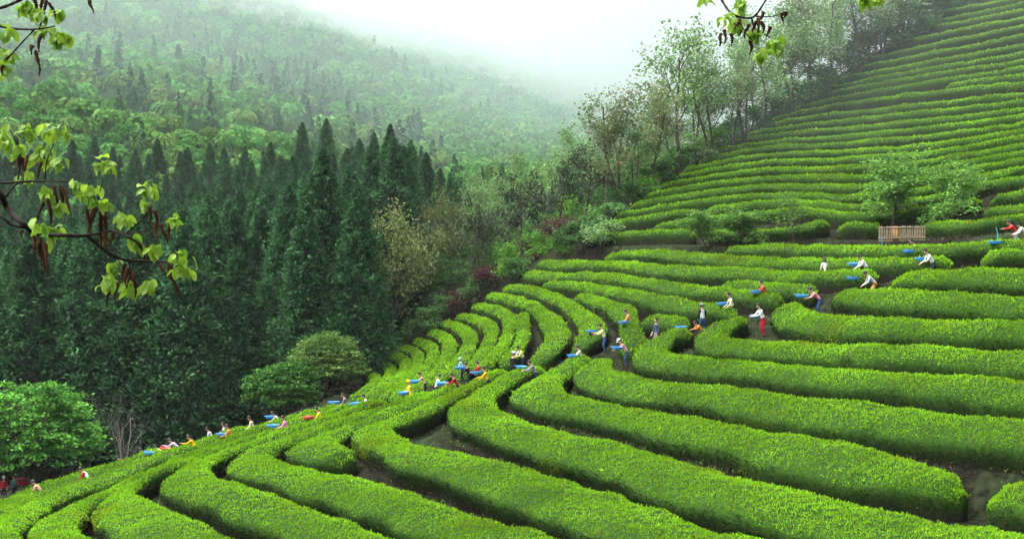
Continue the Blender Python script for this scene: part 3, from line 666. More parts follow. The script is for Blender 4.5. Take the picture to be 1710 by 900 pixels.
for i, (px, top, foot, d, w, v) in enumerate(sh):
    tree('shrub', v, px, top - (26 if px > 1040 else 8), foot, d, w * 1.35, "pale leafy bush at the left foot of the steep slope" if px == 1005 else ("bright yellow green bush above the wine red ones" if px == 905 else ("green undergrowth bush at the tips of the tea fingers" if px < 1000 else ("green undergrowth bush low on the steep slope edge" if px < 1200 else "misty undergrowth bush high on the steep slope edge"))), "bush", "undergrowth bushes along the wood edge", name="leafy_bush")
G2 = "young trees by the fence"
tree('young', 0, 1484, 256, 392, 63, 98, "young fresh green tree just above the bamboo fence", group=G2)
tree('young', 1, 1588, 270, 392, 62, 84, "young green tree right of the bamboo fence", group=G2)
tree('young', 2, 1328, 322, 408, 68, 84, "thin sapling with sparse leaves left of the earth bank", group=G2)
tree('young', 0, 1245, 348, 410, 71, 88, "low bushy young tree left of the thin sapling", group=G2)
tree('young', 1, 1178, 352, 412, 74, 70, "lowest bushy young tree at the left end of the track", group=G2)

# --- forest that clothes the far hillside: one mass
r2 = np.random.default_rng(77)
fc, fd, fl, fs = [], [], [], []
tx = []
for i in range(26000):
    y = math.sqrt(r2.uniform(185 ** 2, 760 ** 2)); px = r2.uniform(-50, 1110)
    tx.append(((px - CX) / F * y, y, px))
tx = np.array(tx); tz = TM(tx[:, :2] / 100)
cell = {}
kept = 0
for (x, y, px), z in zip(tx, tz):
    sp = 4.6 + y * 0.003
    key = (int(x // sp), int(y // sp))
    if key in cell: continue
    py = HY - F * z / y
    if px > 860 and py > 400: continue
    cell[key] = 1
    n_ = wob(np.array([[x, y, 0]]), 0.012)[0]
    xb = np.interp(py, [40, 60, 215, 300, 330], [280, 310, 640, 760, 780])           # dark conifers stand in one belt, broadleaf beyond it
    pc = 0.015 if px > xb or py < 55 else (0.42 if px > xb - 240 and not (px < 330 and py > 150) else 0.15)
    con = r2.random() < pc + 0.12 * n_
    rr = r2.uniform(2.6, 4.6); m = (88 if y > 290 else 150) if not con else (70 if y > 290 else 110)
    if con:
        hf = r2.random(m) ** 1.3; a = r2.uniform(0, 6.28, m); H_ = r2.uniform(9, 14); q = 2.1 * (1 - hf) ** 0.8
        P = np.column_stack([x + q * np.cos(a), y + q * np.sin(a), z + 1 + hf * H_]); O = np.column_stack([np.cos(a), np.sin(a), 0.1 * np.ones(m)])
        base = np.array([0.050, 0.115, 0.055]); size = 1.2 if y > 290 else 0.85
    else:
        v = unit(r2.normal(size=(m, 3))); v[:, 2] = np.abs(v[:, 2]) * 1.0 - 0.15; zc = z + r2.uniform(4, 7.5)
        P = np.array([x, y, zc]) + v * np.array([rr, rr, rr * 0.85]) * r2.uniform(0.86, 1.06, (m, 1)); O = v
        u = r2.random()
        base = np.array([0.095, 0.265, 0.060]) if u < .5 else (np.array([0.140, 0.300, 0.075]) if u < .8 else (np.array([0.14, 0.25, 0.065]) if u < .94 else np.array([0.14, 0.22, 0.065])))
        size = 1.45 if y > 290 else 0.95
    fc.append(P); fd.append(O); fl.append(np.tile(base * r2.uniform(.72, 1.28), (m, 1)) * r2.uniform(.72, 1.28, (m, 1))); fs.append(np.full(m, size)); kept += 1
FC = np.vstack(fc)
NF = len(FC); nn = unit(np.vstack(fd) + r2.normal(0, 0.38, (NF, 3)) + np.array([0, 0, 0.15])); dx = unit(np.cross(nn, r2.normal(size=(NF, 3)))); dy = np.cross(nn, dx)
sz_ = (np.concatenate(fs) * r2.uniform(.7, 1.3, NF))[:, None]
V = np.stack([FC - dx * sz_ * .55, FC - dy * sz_ * .45 - nn * sz_ * .1, FC + dx * sz_ * .55, FC + dy * sz_ * .45 + nn * sz_ * .1], 1).reshape(-1, 3); Fc = np.arange(4 * NF).reshape(NF, 4); c2 = np.repeat(np.vstack(fl), 4, 0)
tag(add("far_forest", npmesh("far_forest", V, Fc, c2, M['treeleaf'])), "misty spring forest covering the far hillside", "forest", kind="stuff")
print("cedars", len(cedars), "far trees", kept, "far faces", len(Fc))
# ------------------------------------------------------------------ small things on the hill
def canopy(px, py, s=None):
    if s is None:
        s = 2 if (py < 560 and px < 1235 and px > 600) or py < 440 else 1
        if px > 1235 and py > 440: s = 1
    return s, float(depth(s, [(px, py)])[0])
PL = {}
def plain(name, col, rough=0.7, spec=0.3, noise=None):
    if name not in PL: PL[name] = principled(name, color=col, rough=rough, spec=spec, noise=noise)
    return PL[name]
def lathe(prof, sides=18, sx=1.0, sy=1.0):
    a = np.linspace(0, 2 * math.pi, sides, endpoint=False); V = []
    for r_, z in prof: V.append(np.column_stack([r_ * np.cos(a) * sx, r_ * np.sin(a) * sy, np.full(sides, z)]))
    n = len(prof); q = np.arange(n * sides).reshape(n, sides); rr = np.roll(q, -1, 1)
    return np.vstack(V), np.column_stack([q[:-1].ravel(), rr[:-1].ravel(), rr[1:].ravel(), q[1:].ravel()])
def box(lo, hi):
    x0, y0, z0 = lo; x1, y1, z1 = hi
    V = np.array([(x, y, z) for z in (z0, z1) for y in (y0, y1) for x in (x0, x1)], float)
    return V, np.array([(0, 2, 3, 1), (4, 5, 7, 6), (0, 1, 5, 4), (2, 6, 7, 3), (0, 4, 6, 2), (1, 3, 7, 5)])
# --- picking baskets: shallow oval plastic tubs
def basket_meshes(mat):
    V, Fc = lathe([(0.001, 0.0), (0.20, 0.0), (0.235, 0.01), (0.285, 0.15), (0.277, 0.15), (0.228, 0.02), (0.001, 0.018)], 24, 1.12, 0.86)
    tub = npmesh("tub", V, Fc, None, mat, True)
    V, Fc = lathe([(0.280, 0.142), (0.305, 0.142), (0.310, 0.155), (0.300, 0.168), (0.278, 0.164), (0.280, 0.142)], 24, 1.12, 0.86)
    rim = npmesh("rim", V, Fc, None, mat, True)
    P = Parts()
    V, Fc = tube([(0.335, -0.06, 0.155), (0.375, -0.04, 0.165), (0.375, 0.04, 0.165), (0.335, 0.06, 0.155)], [0.012] * 4, 6); P.put(V, Fc)
    return tub, rim, P.mesh("handle", mat, True)
M['blue'] = plain("blue_plastic", (0.035, 0.27, 0.68), 0.35, 0.5); M['red_p'] = plain("red_plastic", (0.62, 0.05, 0.02), 0.35, 0.5)
BK = {'blue': basket_meshes(M['blue']), 'red': basket_meshes(M['red_p'])}
def basket(px, py, label, c='blue', s=None, sc=1.0, tilt=0.0, lift=0.0):
    s, d = canopy(px, py, s); p = at(px, py, d * 0.992)
    root = empty("picking_basket", (p[0], p[1], p[2] - 0.08 + lift), random.uniform(-.5, .5)); sc *= 0.86; root.scale = (sc, sc, sc)
    root.rotation_euler = (tilt + random.uniform(-.06, .06), random.uniform(-.08, .08), random.uniform(-.5, .5))
    tub, rim, hd = BK[c]
    add("tub", tub, root); add("rim", rim, root); add("handle", hd, root); h2 = add("handle", hd, root); h2.rotation_euler = (0, 0, math.pi)
    tag(root, label, "basket", "picking baskets on the hedges")

# --- people: one skinned body each, hair and headgear as parts
SKIN = plain("skin", (0.46, 0.27, 0.18), 0.6); HAIR = plain("black_hair", (0.014, 0.011, 0.010), 0.5, 0.4)
EYE = plain("eye", (0.01, 0.008, 0.008), 0.3, 0.5); LIP = plain("lip", (0.35, 0.12, 0.10), 0.6)
COL = dict(red=(0.50, 0.03, 0.025), white=(0.72, 0.72, 0.72), cream=(0.66, 0.60, 0.42), pink=(0.66, 0.34, 0.40), salmon=(0.62, 0.33, 0.28), yellow=(0.75, 0.58, 0.03), gold=(0.68, 0.42, 0.01),
  orange=(0.70, 0.26, 0.03), tan=(0.52, 0.27, 0.11), navy=(0.02, 0.027, 0.05), black=(0.016, 0.016, 0.02), grey=(0.20, 0.21, 0.24), suit=(0.06, 0.075, 0.12), purple=(0.20, 0.17, 0.25), lavender=(0.60, 0.44, 0.64),
  maroon=(0.28, 0.02, 0.03), jeans=(0.035, 0.08, 0.20), plaid=(0.58, 0.25, 0.29), paleyellow=(0.72, 0.68, 0.32), teal=(0.02, 0.22, 0.22), greywhite=(0.46, 0.48, 0.50), lightblue=(0.35, 0.52, 0.62), redtrousers=(0.36, 0.015, 0.03), hot=(0.70, 0.22, 0.50))
def cloth(c): return plain("cloth_" + c, COL[c], 0.85, 0.1, (14.0, 0.82, 1.15))
pend = []
def person(px, py, d0, label, top, legs='navy', lean=25, face=180, head='hair', reach=35, sleeves=None, s=1.0, hat='white', up=0.0):
    """chest shows at photo point (px, py); lean and reach in degrees; face = heading, 180 looks to the left of the photo"""
    s *= 0.90
    L = math.radians(lean); u = np.array([math.sin(L), 0, math.cos(L)]); H = math.radians(face)
    best = None
    ch = 0.86 + 0.40 * math.cos(L)
    for d in np.arange(d0 - 5, d0 + 5.01, 0.25):
        zc = (HY - py) / F * d; X = (px - CX) / F * d
        xo = 0.40 * math.sin(L)
        bx, by = X - math.cos(H) * xo * s, d - math.sin(H) * xo * s
        g = gheight(bx, by); nb = KD.find((bx, by, 0))[2]
        c = abs(zc - g - ch * s) + 0.07 * abs(d - d0) + 0.3 * max(0, 0.7 - nb)
        if best is None or c < best[0]: best = (c, d, bx, by, g, zc)
    _, d, bx, by, g, zc = best
    leg = float(np.clip((zc - g) / s - 0.40 * math.cos(L), 0.55, 0.97))    # crouching shortens the legs
    pel = np.array([0, 0, leg]); V = []; Ed = []; Rd = []; Lb = []
    def v(p, r, lab, par=None):
        V.append(tuple(p)); Rd.append(r); Lb.append(lab)
        if par is not None: Ed.append((par, len(V) - 1))
        return len(V) - 1
    side = np.array([0, 1.0, 0])
    p0 = v(pel, (.125, .10), 'legs'); w = v(pel + u * .15, (.118, .095), 'top', p0); c1 = v(pel + u * .32, (.135, .10), 'top', w); c2 = v(pel + u * .44, (.125, .085), 'top', c1)
    nk = v(pel + u * .52 + np.array([.01, 0, 0]), (.050, .050), 'skin', c2)
    hd = np.array([math.sin(L * .75 + .15), 0, math.cos(L * .75 + .15)]); hb = pel + u * .52
    h1 = v(hb + hd * .07, (.055, .060), 'skin', nk); h2 = v(hb + hd * .13 + np.array([.015, 0, 0]), (.072, .085), 'skin', h1); h3 = v(hb + hd * .21, (.076, .092), 'skin', h2); h4 = v(hb + hd * .27, (.045, .055), 'skin', h3)
    fw = np.array([math.cos(L * .75 + .15), 0, -math.sin(L * .75 + .15)])
    v(hb + hd * .145 + fw * .105, (.012, .012), 'skin', h2)
    R0 = math.radians(reach * .72); s_ = s
    for sg in (-1, 1):
        sh = v(pel + u * .44 + side * sg * .17, (.055, .055), 'sleeve', c2)
        ra = R0 + random.uniform(-.2, .2); ua = np.array([math.sin(ra), sg * .12, -math.cos(ra)]); el = np.array(V[sh]) + ua * .27
        e = v(el, (.042, .042), 'sleeve', sh); rb = ra + math.radians(38); fa = np.array([math.sin(rb), -sg * .12, -math.cos(rb)]); wr = el + fa * .24
        wv_ = v(wr, (.028, .028), 'sleeve' if random.random() < .7 else 'skin', e); pm = v(wr + fa * .06, (.030, .018), 'skin', wv_)
        for fi in range(5):
            sp = (fi - 2) * .016; ln = (.05, .075, .08, .075, .06)[fi]
            if fi == 0: fd_ = fa * .5 + side * -sg * .8
            else: fd_ = fa + np.array([0, 0, -.35])
            a = v(wr + fa * (.05 if fi == 0 else .085) + side * sg * sp * 1.0, (.009, .009), 'skin', pm); v(np.array(V[a]) + fd_ / np.linalg.norm(fd_) * ln * .8, (.007, .007), 'skin', a)
    kf = (0.97 - leg)                                                     # bent knees when low
    for sg in (-1, 1):
        hp = v(pel + side * sg * .09 + np.array([0, 0, -.07]), (.085, .085), 'legs', p0)
        kn = v(np.array([.04 + .55 * kf, sg * .10, max(.26, leg * .5)]), (.058, .058), 'legs', hp); an = v(np.array([-.03 + .03 * sg, sg * .10, .08]), (.042, .042), 'legs', kn)
        ft = v(np.array([.10 + .03 * sg, sg * .11, .035]), (.042, .034), 'shoe', an)
    me = bpy.data.meshes.new("skeleton"); me.from_pydata(V, Ed, []); ob = bpy.data.objects.new("skeleton", me); S.collection.objects.link(ob)
    m = ob.modifiers.new("skin", 'SKIN'); m.use_smooth_shade = True
    for i, r_ in enumerate(Rd): me.skin_vertices[0].data[i].radius = r_
    me.skin_vertices[0].data[0].use_root = True
    sb = ob.modifiers.new("sub", 'SUBSURF'); sb.levels = 1; sb.render_levels = 1
    pend.append(dict(ob=ob, V=np.array(V), L=Lb, loc=(bx, by, g), rz=H, s=s, label=label, top=top, legs=legs, sleeves=sleeves or top, head=head, hat=hat, hb=hb, hd=hd, fw=fw, side=side))
def finish_people():
    dg = bpy.context.evaluated_depsgraph_get(); dg.update()
    for p in pend:
        me = bpy.data.meshes.new_from_object(p['ob'].evaluated_get(dg)); me.name = "body"
        n = len(me.polygons); c = np.empty(n * 3); me.polygons.foreach_get("center", c); c = c.reshape(-1, 3)
        V = p['V']; near = np.argmin(((c[:, None] - V[None]) ** 2).sum(2), 1); lab = np.array(p['L'])[near]
        mats = ['top', 'legs', 'skin', 'sleeve', 'shoe']; me.materials.clear()
        for m in (cloth(p['top']), cloth(p['legs']), SKIN, cloth(p['sleeves']), cloth('black')): me.materials.append(m)
        mi = np.array([mats.index(a) for a in lab], np.int32); me.polygons.foreach_set("material_index", mi)
        me.polygons.foreach_set("use_smooth", np.ones(n, bool))
        bpy.data.objects.remove(p['ob'])
        root = empty("person", p['loc'], p['rz']); root.scale = (p['s'],) * 3
        tag(root, p['label'], "person", "people picking tea")
        add("body", me, root)
        # head parts, built round the head axis
        hb, hd, fw, sd_ = p['hb'], p['hd'], p['fw'], p['side']; ctr = hb + hd * .185
        def dome(rx, ry, rz_, c0, lo, n=14, rings=7, back=0.0):
            Vd = []
            for i in range(rings):
                th = i / (rings - 1) * lo
                for j in range(n):
                    a = j / n * 6.2832; x = math.sin(th) * math.cos(a) * rx; y = math.sin(th) * math.sin(a) * ry; z = math.cos(th) * rz_
                    if x > 0 and th > 1.15: x *= 0.55                       # hairline leaves the face free
                    if back and x < 0 and th > 1.3: z -= back * (th - 1.3)
                    Vd.append(c0 + fw * x + sd_ * y + hd * z)
            Fd = [(i * n + j, (i + 1) * n + j, (i + 1) * n + (j + 1) % n, i * n + (j + 1) % n) for i in range(rings - 1) for j in range(n)]
            return np.array(Vd), np.array(Fd)
        hk = p['head']
        if hk in ('hair', 'long', 'cap', 'bucket'):
            V2, F2 = dome(.115, .098, .122, ctr + hd * .025 - fw * .012, 1.75, back=0.10 if hk != 'long' else 0.45); add("hair", npmesh("hair", V2, F2, None, HAIR, True), root)
        if hk in ('cap', 'bucket'):
            V2, F2 = dome(.122, .106, .115, ctr + hd * .05, 1.5); crown = add("hat", npmesh("hat", V2, F2, None, cloth(p['hat']), True), root)
            P = Parts(); a = np.linspace(-1.1, 1.1, 9) if hk == 'cap' else np.linspace(0, 6.2832, 17)
            i_ = [ctr + hd * .055 + fw * math.cos(t) * .115 + sd_ * math.sin(t) * .10 for t in a]; o_ = [ctr + hd * (.04 if hk == 'cap' else .03) + fw * math.cos(t) * .185 + sd_ * math.sin(t) * (.115 if hk == 'cap' else .175) for t in a]
            V3 = np.vstack([i_, o_, np.array(o_) - hd * .008, np.array(i_) - hd * .008]); k = len(a)
            F3 = [(r0 * k + j, r0 * k + j + 1, ((r0 + 1) % 4) * k + j + 1, ((r0 + 1) % 4) * k + j) for r0 in range(4) for j in range(k - 1)]
            add("brim", npmesh("brim", V3, np.array(F3), None, cloth(p['hat']), True), crown)
        if hk == 'hood':
            V2, F2 = dome(.135, .125, .14, ctr + hd * .01 - fw * .01, 2.1); add("hood", npmesh("hood", V2, F2, None, cloth(p['hat']), True), root)
        ey = Parts()
        for sg in (-1, 1):
            V2, F2 = lathe([(.001, -.009), (.008, -.005), (.010, 0), (.008, .005), (.001, .009)], 8); ey.put(V2 + ctr + fw * .082 + sd_ * sg * .032 - hd * .01, F2)
        add("eyes", ey.mesh("eyes", EYE, True), root)
        V2, F2 = lathe([(.001, -.006), (.018, -.003), (.020, 0), (.018, .003), (.001, .006)], 8); V2 = V2[:, [1, 0, 2]]
        add("mouth", npmesh("mouth", V2 * np.array([.4, 1, 1]) @ np.array([fw, sd_, hd]) + ctr + fw * .078 - hd * .062, F2, None, LIP, True), root)

person(1690, 379, 55, "person in a red jacket at the right edge reaching left", 'red', 'grey', 42, 180, reach=70)
person(1706, 382, 56, "person in white with dark cap half cut by the right edge", 'white', 'navy', 50, 170, 'cap', hat='navy')
person(1526, 411, 56.5, "picker in salmon pink below the bamboo fence", 'salmon', 'navy', 28, 180)
person(1551, 428, 54, "picker whose dark head shows behind the basket below the fence", 'white', 'navy', 35, 185)
person(1440, 437, 56.5, "picker in white almost hidden between two hedge rows, left of the salmon one", 'white', 'navy', 40, 190)
person(1452, 464, 55.5, "picker in a grey white shirt bent low in a dark gap", 'greywhite', 'tan', 50, 180)
person(1378, 477, 61, "long haired picker in white seen from behind", 'white', 'tan', 15, 100, 'long')
person(1360, 491, 56, "person in pink plaid shirt bending far over the hedge", 'plaid', 'jeans', 48, 180, reach=60)
person(1274, 481, 58.5, "picker in a plain red top behind the hedge end", 'red', 'navy', 18, 185)
person(1220, 501, 55, "picker in a cream top between two hedge rows", 'cream', 'navy', 22, 190)
person(1270, 520, 51, "person in white top and red trousers standing in a gap", 'white', 'redtrousers', 24, 195, reach=45)
person(1173, 520, 58, "person in grey bucket hat, white vest and dark sleeves", 'greywhite', 'jeans', 6, 95, 'bucket', sleeves='black', hat='grey', reach=10)
person(1166, 545, 56, "child in orange yellow bending beside the grey hat", 'orange', 'navy', 50, 200, s=.85, reach=60)
person(1096, 544, 55, "man in a dark grey suit standing upright", 'suit', 'grey', 2, 215, s=1.05, reach=8)
person(1049, 528, 59, "picker in a tan orange top left of the suit", 'tan', 'navy', 32, 185)
person(1006, 553, 61, "picker in pale yellow top and jeans reaching left", 'paleyellow', 'jeans', 22, 185, reach=70)
person(1040, 577, 53, "man in white cap, checked shirt and jeans bending over a basket", 'plaid', 'jeans', 38, 180, 'cap', hat='white', reach=50)
person(968, 588, 56, "picker in cream beside the nose of a hedge", 'cream', 'navy', 28, 180, reach=55)
person(889, 613, 55, "picker in a purple grey shirt reaching left", 'purple', 'navy', 32, 180, reach=62)
person(857, 600, 58, "person in black jacket and white cap with back turned", 'black', 'black', 8, 60, 'cap', hat='white', reach=12)
person(869, 588, 63, "picker in yellow leaning behind the white cap", 'paleyellow', 'navy', 35, 210, reach=60)
person(811, 624, 56, "picker in a golden yellow jacket", 'gold', 'navy', 22, 180, reach=45)
person(799, 615, 58, "picker in red just behind the golden jacket", 'red', 'navy', 15, 150)
person(781, 617, 58, "picker in a black jacket facing away from the golden jacket", 'black', 'navy', 20, 150)
person(770, 606, 62, "child in a light blue hat behind the black jacket", 'lightblue', 'navy', 15, 160, 'bucket', s=.8, hat='lightblue')
person(759, 634, 57, "picker in dark red between white and golden tops", 'maroon', 'navy', 32, 180, reach=60)
person(731, 636, 59, "picker in a white top facing the dark red one", 'white', 'navy', 18, 20)
person(705, 632, 61, "picker in pale pink behind the yellow raincoat", 'salmon', 'navy', 30, 180, reach=65)
person(684, 646, 58, "person in a hooded yellow raincoat", 'yellow', 'yellow', 14, 200, 'hood', hat='yellow')
person(611, 669, 60, "picker in white and navy where the far rows begin", 'white', 'navy', 30, 185)
person(576, 667, 61, "picker in grey at the skyline left of the white and navy one", 'grey', 'navy', 25, 180)
person(533, 691, 60, "picker in bright yellow beside a red basket", 'yellow', 'navy', 28, 185)
person(476, 706, 60, "picker in bright pink below the skyline", 'hot', 'navy', 22, 185)
person(461, 697, 61, "picker in cream bending on the skyline above the pink one", 'cream', 'navy', 42, 180, reach=65)
person(420, 706, 61, "picker in cream alone on the skyline right of the orange one", 'cream', 'navy', 25, 180)
person(383, 720, 61, "picker in orange red beside a blue basket on the skyline", 'orange', 'navy', 25, 180)
person(374, 716, 63, "grey white picker standing behind the orange red one", 'greywhite', 'navy', 8, 200)
person(350, 723, 61, "picker in white alone left of the orange red one", 'white', 'navy', 32, 180)
person(320, 737, 60, "picker in golden orange reaching left on the skyline", 'gold', 'navy', 38, 180, reach=70)
person(290, 741, 60, "picker in lavender bending on the skyline by a red basket", 'lavender', 'navy', 52, 180, reach=70)
person(265, 751, 60, "picker in pale yellow reaching down to a blue basket", 'paleyellow', 'navy', 55, 180, reach=70)
person(240, 757, 61, "picker whose tan head and shoulder just show on the skyline", 'tan', 'navy', 40, 180)
person(202, 770, 60, "picker in white low on the left skyline", 'white', 'navy', 42, 180)
person(141, 790, 59, "picker in white with a red cloth further down the left skyline", 'white', 'red', 45, 180, sleeves='red')
person(62, 812, 58, "lowest picker in pale pink at the left end of the skyline", 'salmon', 'navy', 45, 180)
person(24, 803, 68, "bystander in teal under the big bright green tree", 'teal', 'navy', 5, 250)
person(6, 800, 67, "bystander with white cap and red top at the left edge", 'red', 'navy', 5, 300, 'cap', hat='white')
finish_people()
for a in ((1662,405,"blue basket below the red jacket at the right edge"),(1517,420,"blue basket in front of the salmon pink picker"),(1539,432,"blue basket hiding the picker below the fence"),(1427,441,"blue basket of the half hidden picker in white"),(1423,465,"blue basket left of the bent grey white shirt"),
 (1338,494,"blue basket in front of the pink plaid shirt"),(1263,487,"blue basket of the red topped picker"),(1207,507,"blue basket of the cream picker behind the grey hat"),(1263,528,"blue basket above the red trousers"),(1137,547,"blue basket alone on a hedge between suit and orange child"),
 (1042,538,"blue basket of the tan topped picker"),(988,553,"blue basket of the pale yellow picker in jeans"),(1030,581,"blue basket under the white capped man in jeans"),(957,594,"blue basket of the cream picker by the hedge nose"),(870,613,"pale blue basket of the purple grey picker"),(862,589,"blue basket between white cap and yellow picker"),
 (796,622,"blue basket in front of the golden jacket"),(769,614,"blue basket in front of the black jacket"),(737,640,"blue basket between white and dark red pickers"),(691,637,"blue basket of the pale pink picker"),(674,656,"blue basket of the yellow raincoat"),(593,674,"blue basket between grey and white navy pickers"),
 (557,672,"leftmost blue basket near the grey picker on the skyline"),(456,711,"blue basket of the pink picker"),(452,696,"blue basket on the skyline of the bending cream picker"),(371,725,"blue basket of the orange red picker"),(249,756,"blue basket lowest on the left skyline")):
    s_ = 2 if a[0] in (988, 1042, 1207, 862) else None
    basket(a[0], a[1], a[2], s=s_)
basket(515, 697, "red basket of the bright yellow picker", 'red'); basket(277, 749, "red basket beside the lavender picker", 'red')

# --- bamboo fence by the track
fd0 = ray_ground(1505, 404, 54, 72) or 62.0
p = at(1506, 402, fd0); fz = gheight(p[0], p[1]); fr_ = empty("bamboo_fence", (p[0], p[1], fz), math.radians(-6))
BAM = plain("bamboo", (0.34, 0.27, 0.18), 0.7, 0.2, (6, .6, 1.3)); BRD = plain("board", (0.45, 0.27, 0.12), 0.75, 0.1, (4, .8, 1.2))
fh = 0.80 + max(0, (HY - 402) / F * fd0 - fz); wf = 1.2
V, Fc = tube([(0, 0, 0), (0, 0, fh * .33), (0, 0, fh * .66), (0, 0, fh)], [.032, .030, .030, .029], 7); slm = npmesh("slat", V, Fc, None, BAM, True)
for i in range(27):
    x = -wf + 2 * wf * i / 26
    if -.52 < x < -.18: continue
    o = add("slat", slm, fr_, (x, random.uniform(-.012, .012), 0)); o.rotation_euler = (random.uniform(-.03, .03), random.uniform(-.04, .04), random.uniform(0, 3)); o.scale = (1, 1, random.uniform(.93, 1.04))
for x in (-.42, -.26): add("board", npmesh("board", *box((x - .075, -.015, 0), (x + .075, .015, fh * .98)), None, BRD), fr_)
for z in (fh * .92, fh * .25):
    V, Fc = tube([(-wf - .06, -.045, z - .02), (0, -.048, z), (wf + .06, -.045, z + .02)], [.026] * 3, 7); add("rail", npmesh("rail", V, Fc, None, BAM, True), fr_)
tag(fr_, "low bamboo fence with a plank gate in the middle of the track", "fence")
TEAL = plain("teal_paint", (0.05, 0.33, 0.36), 0.6)
q = at(1473, 388, fd0 - .2); V, Fc = tube([(0, 0, 0), (.02, 0, .6), (-.03, 0, 1.3)], [.025, .022, .02], 7)
tag(add("marker_stake", npmesh("marker_stake", V, Fc, None, TEAL, True), None, (q[0], q[1], gheight(q[0], q[1]))), "thin teal stake at the left end of the bamboo fence", "stake")
q = at(1666, 402, 52.0); V, Fc = tube([(0, 0, 0), (.0, 0, .3), (-.07, 0, .62)], [.03, .028, .02], 7)
tag(add("hand_stick", npmesh("hand_stick", V, Fc, None, TEAL, True), None, tuple(q)), "teal stick held by the person in a red jacket", "stick")
# --- red parasol below the skyline at the left
d_ = 70.0; x_ = (36 - CX) / F * d_; g_ = gheight(x_, d_); pr = empty("red_parasol", (x_, d_, g_))
zt = (HY - 803) / F * d_ - g_; RED = plain("red_canvas", (0.42, 0.02, 0.03), 0.8, .1)
V, Fc = lathe([(.02, zt + .25), (.35, zt + .14), (.62, zt - .12), (.60, zt - .14), (.33, zt + .11), (.02, zt + .20)], 8); add("canopy", npmesh("canopy", V, Fc, None, RED), pr)
V, Fc = tube([(0, 0, 0), (0, 0, zt * .5), (0, 0, zt + .32)], [.03, .025, .02], 7); add("pole", npmesh("pole", V, Fc, None, BAM, True), pr)
tag(pr, "red parasol under the big bright green tree", "parasol")
# ------------------------------------------------------------------ branches hanging into the picture near the camera
def mleaf():
    m = bpy.data.materials.new("young_leaf"); m.use_nodes = True; t = m.node_tree; b = t.nodes["Principled BSDF"]; o = t.nodes["Material Output"]
    oi = t.nodes.new("ShaderNodeObjectInfo"); cr = t.nodes.new("ShaderNodeValToRGB"); cr.color_ramp.elements[0].color = (0.12, 0.28, 0.018, 1); cr.color_ramp.elements[1].color = (0.32, 0.50, 0.04, 1)
    t.links.new(oi.outputs["Random"], cr.inputs["Fac"]); tr = t.nodes.new("ShaderNodeBsdfTranslucent"); ms = t.nodes.new("ShaderNodeMixShader"); ms.inputs[0].default_value = 0.45
    tc = t.nodes.new("ShaderNodeTexCoord"); wv = t.nodes.new("ShaderNodeTexWave"); wv.inputs["Scale"].default_value = 30; wv.bands_direction = 'X'
    bp = t.nodes.new("ShaderNodeBump"); bp.inputs["Strength"].default_value = 0.25; bp.inputs["Distance"].default_value = 0.002
    t.links.new(tc.outputs["Object"], wv.inputs["Vector"]); t.links.new(wv.outputs["Fac"], bp.inputs["Height"]); t.links.new(bp.outputs[0], b.inputs["Normal"])
    b.inputs["Roughness"].default_value = 0.45
    t.links.new(cr.outputs[0], b.inputs["Base Color"]); t.links.new(cr.outputs[0], tr.inputs["Color"]); t.links.new(b.outputs[0], ms.inputs[1]); t.links.new(tr.outputs[0], ms.inputs[2]); t.links.new(ms.outputs[0], o.inputs["Surface"])
    return m
ML = mleaf(); MC = plain("catkin", (0.050, 0.022, 0.010), 0.85, .1, (60, .5, 1.6)); MT = plain("twig_bark", (0.022, 0.016, 0.013), 0.85, .15, (30, .6, 1.5))
def leafmesh(seed):
    r = np.random.default_rng(seed); n = 9; V = []; curl = r.uniform(-.9, -.2); fold = r.uniform(.15, .55); tw = r.uniform(-.5, .5)
    for i in range(n):
        t = i / (n - 1); w = 0.27 * math.sin(math.pi * min(1, t * 0.94 + 0.03)) ** 0.75 * (1.12 - .35 * t) + .004
        x = t * math.cos(curl * t); z = t * math.sin(curl * t) * .8
        for s_ in (-1, -.5, 0, .5, 1):
            V.append((x, s_ * w, z + abs(s_) * w * fold + .05 * math.sin(t * 9 + seed) * s_ * s_ + tw * t * s_ * w * .5))
    Fq = [(i * 5 + j, (i + 1) * 5 + j, (i + 1) * 5 + j + 1, i * 5 + j + 1) for i in range(n - 1) for j in range(4)]
    return npmesh("leaf", V, np.array(Fq), None, ML, True)
LM = [leafmesh(i) for i in range(6)]
def catkinmesh(seed):
    r = np.random.default_rng(seed); n = 13; z = np.linspace(0, -1, n); P = np.column_stack([.05 * np.sin(z * 5 + seed), .05 * np.cos(z * 4), z])
    rad = .07 * np.sin(np.clip((1 + z) * 1.2 + .2, 0, 1.57)) * (1 + .35 * (np.arange(n) % 2)) * r.uniform(.8, 1.2, n); rad[0] = .015; rad[-1] = .02
    V, Fc = tube(P, rad, 7); V += r.normal(0, .008, V.shape); return npmesh("catkin", V, Fc, None, MC, True)
CM = [catkinmesh(i) for i in range(4)]
DB = 5.0
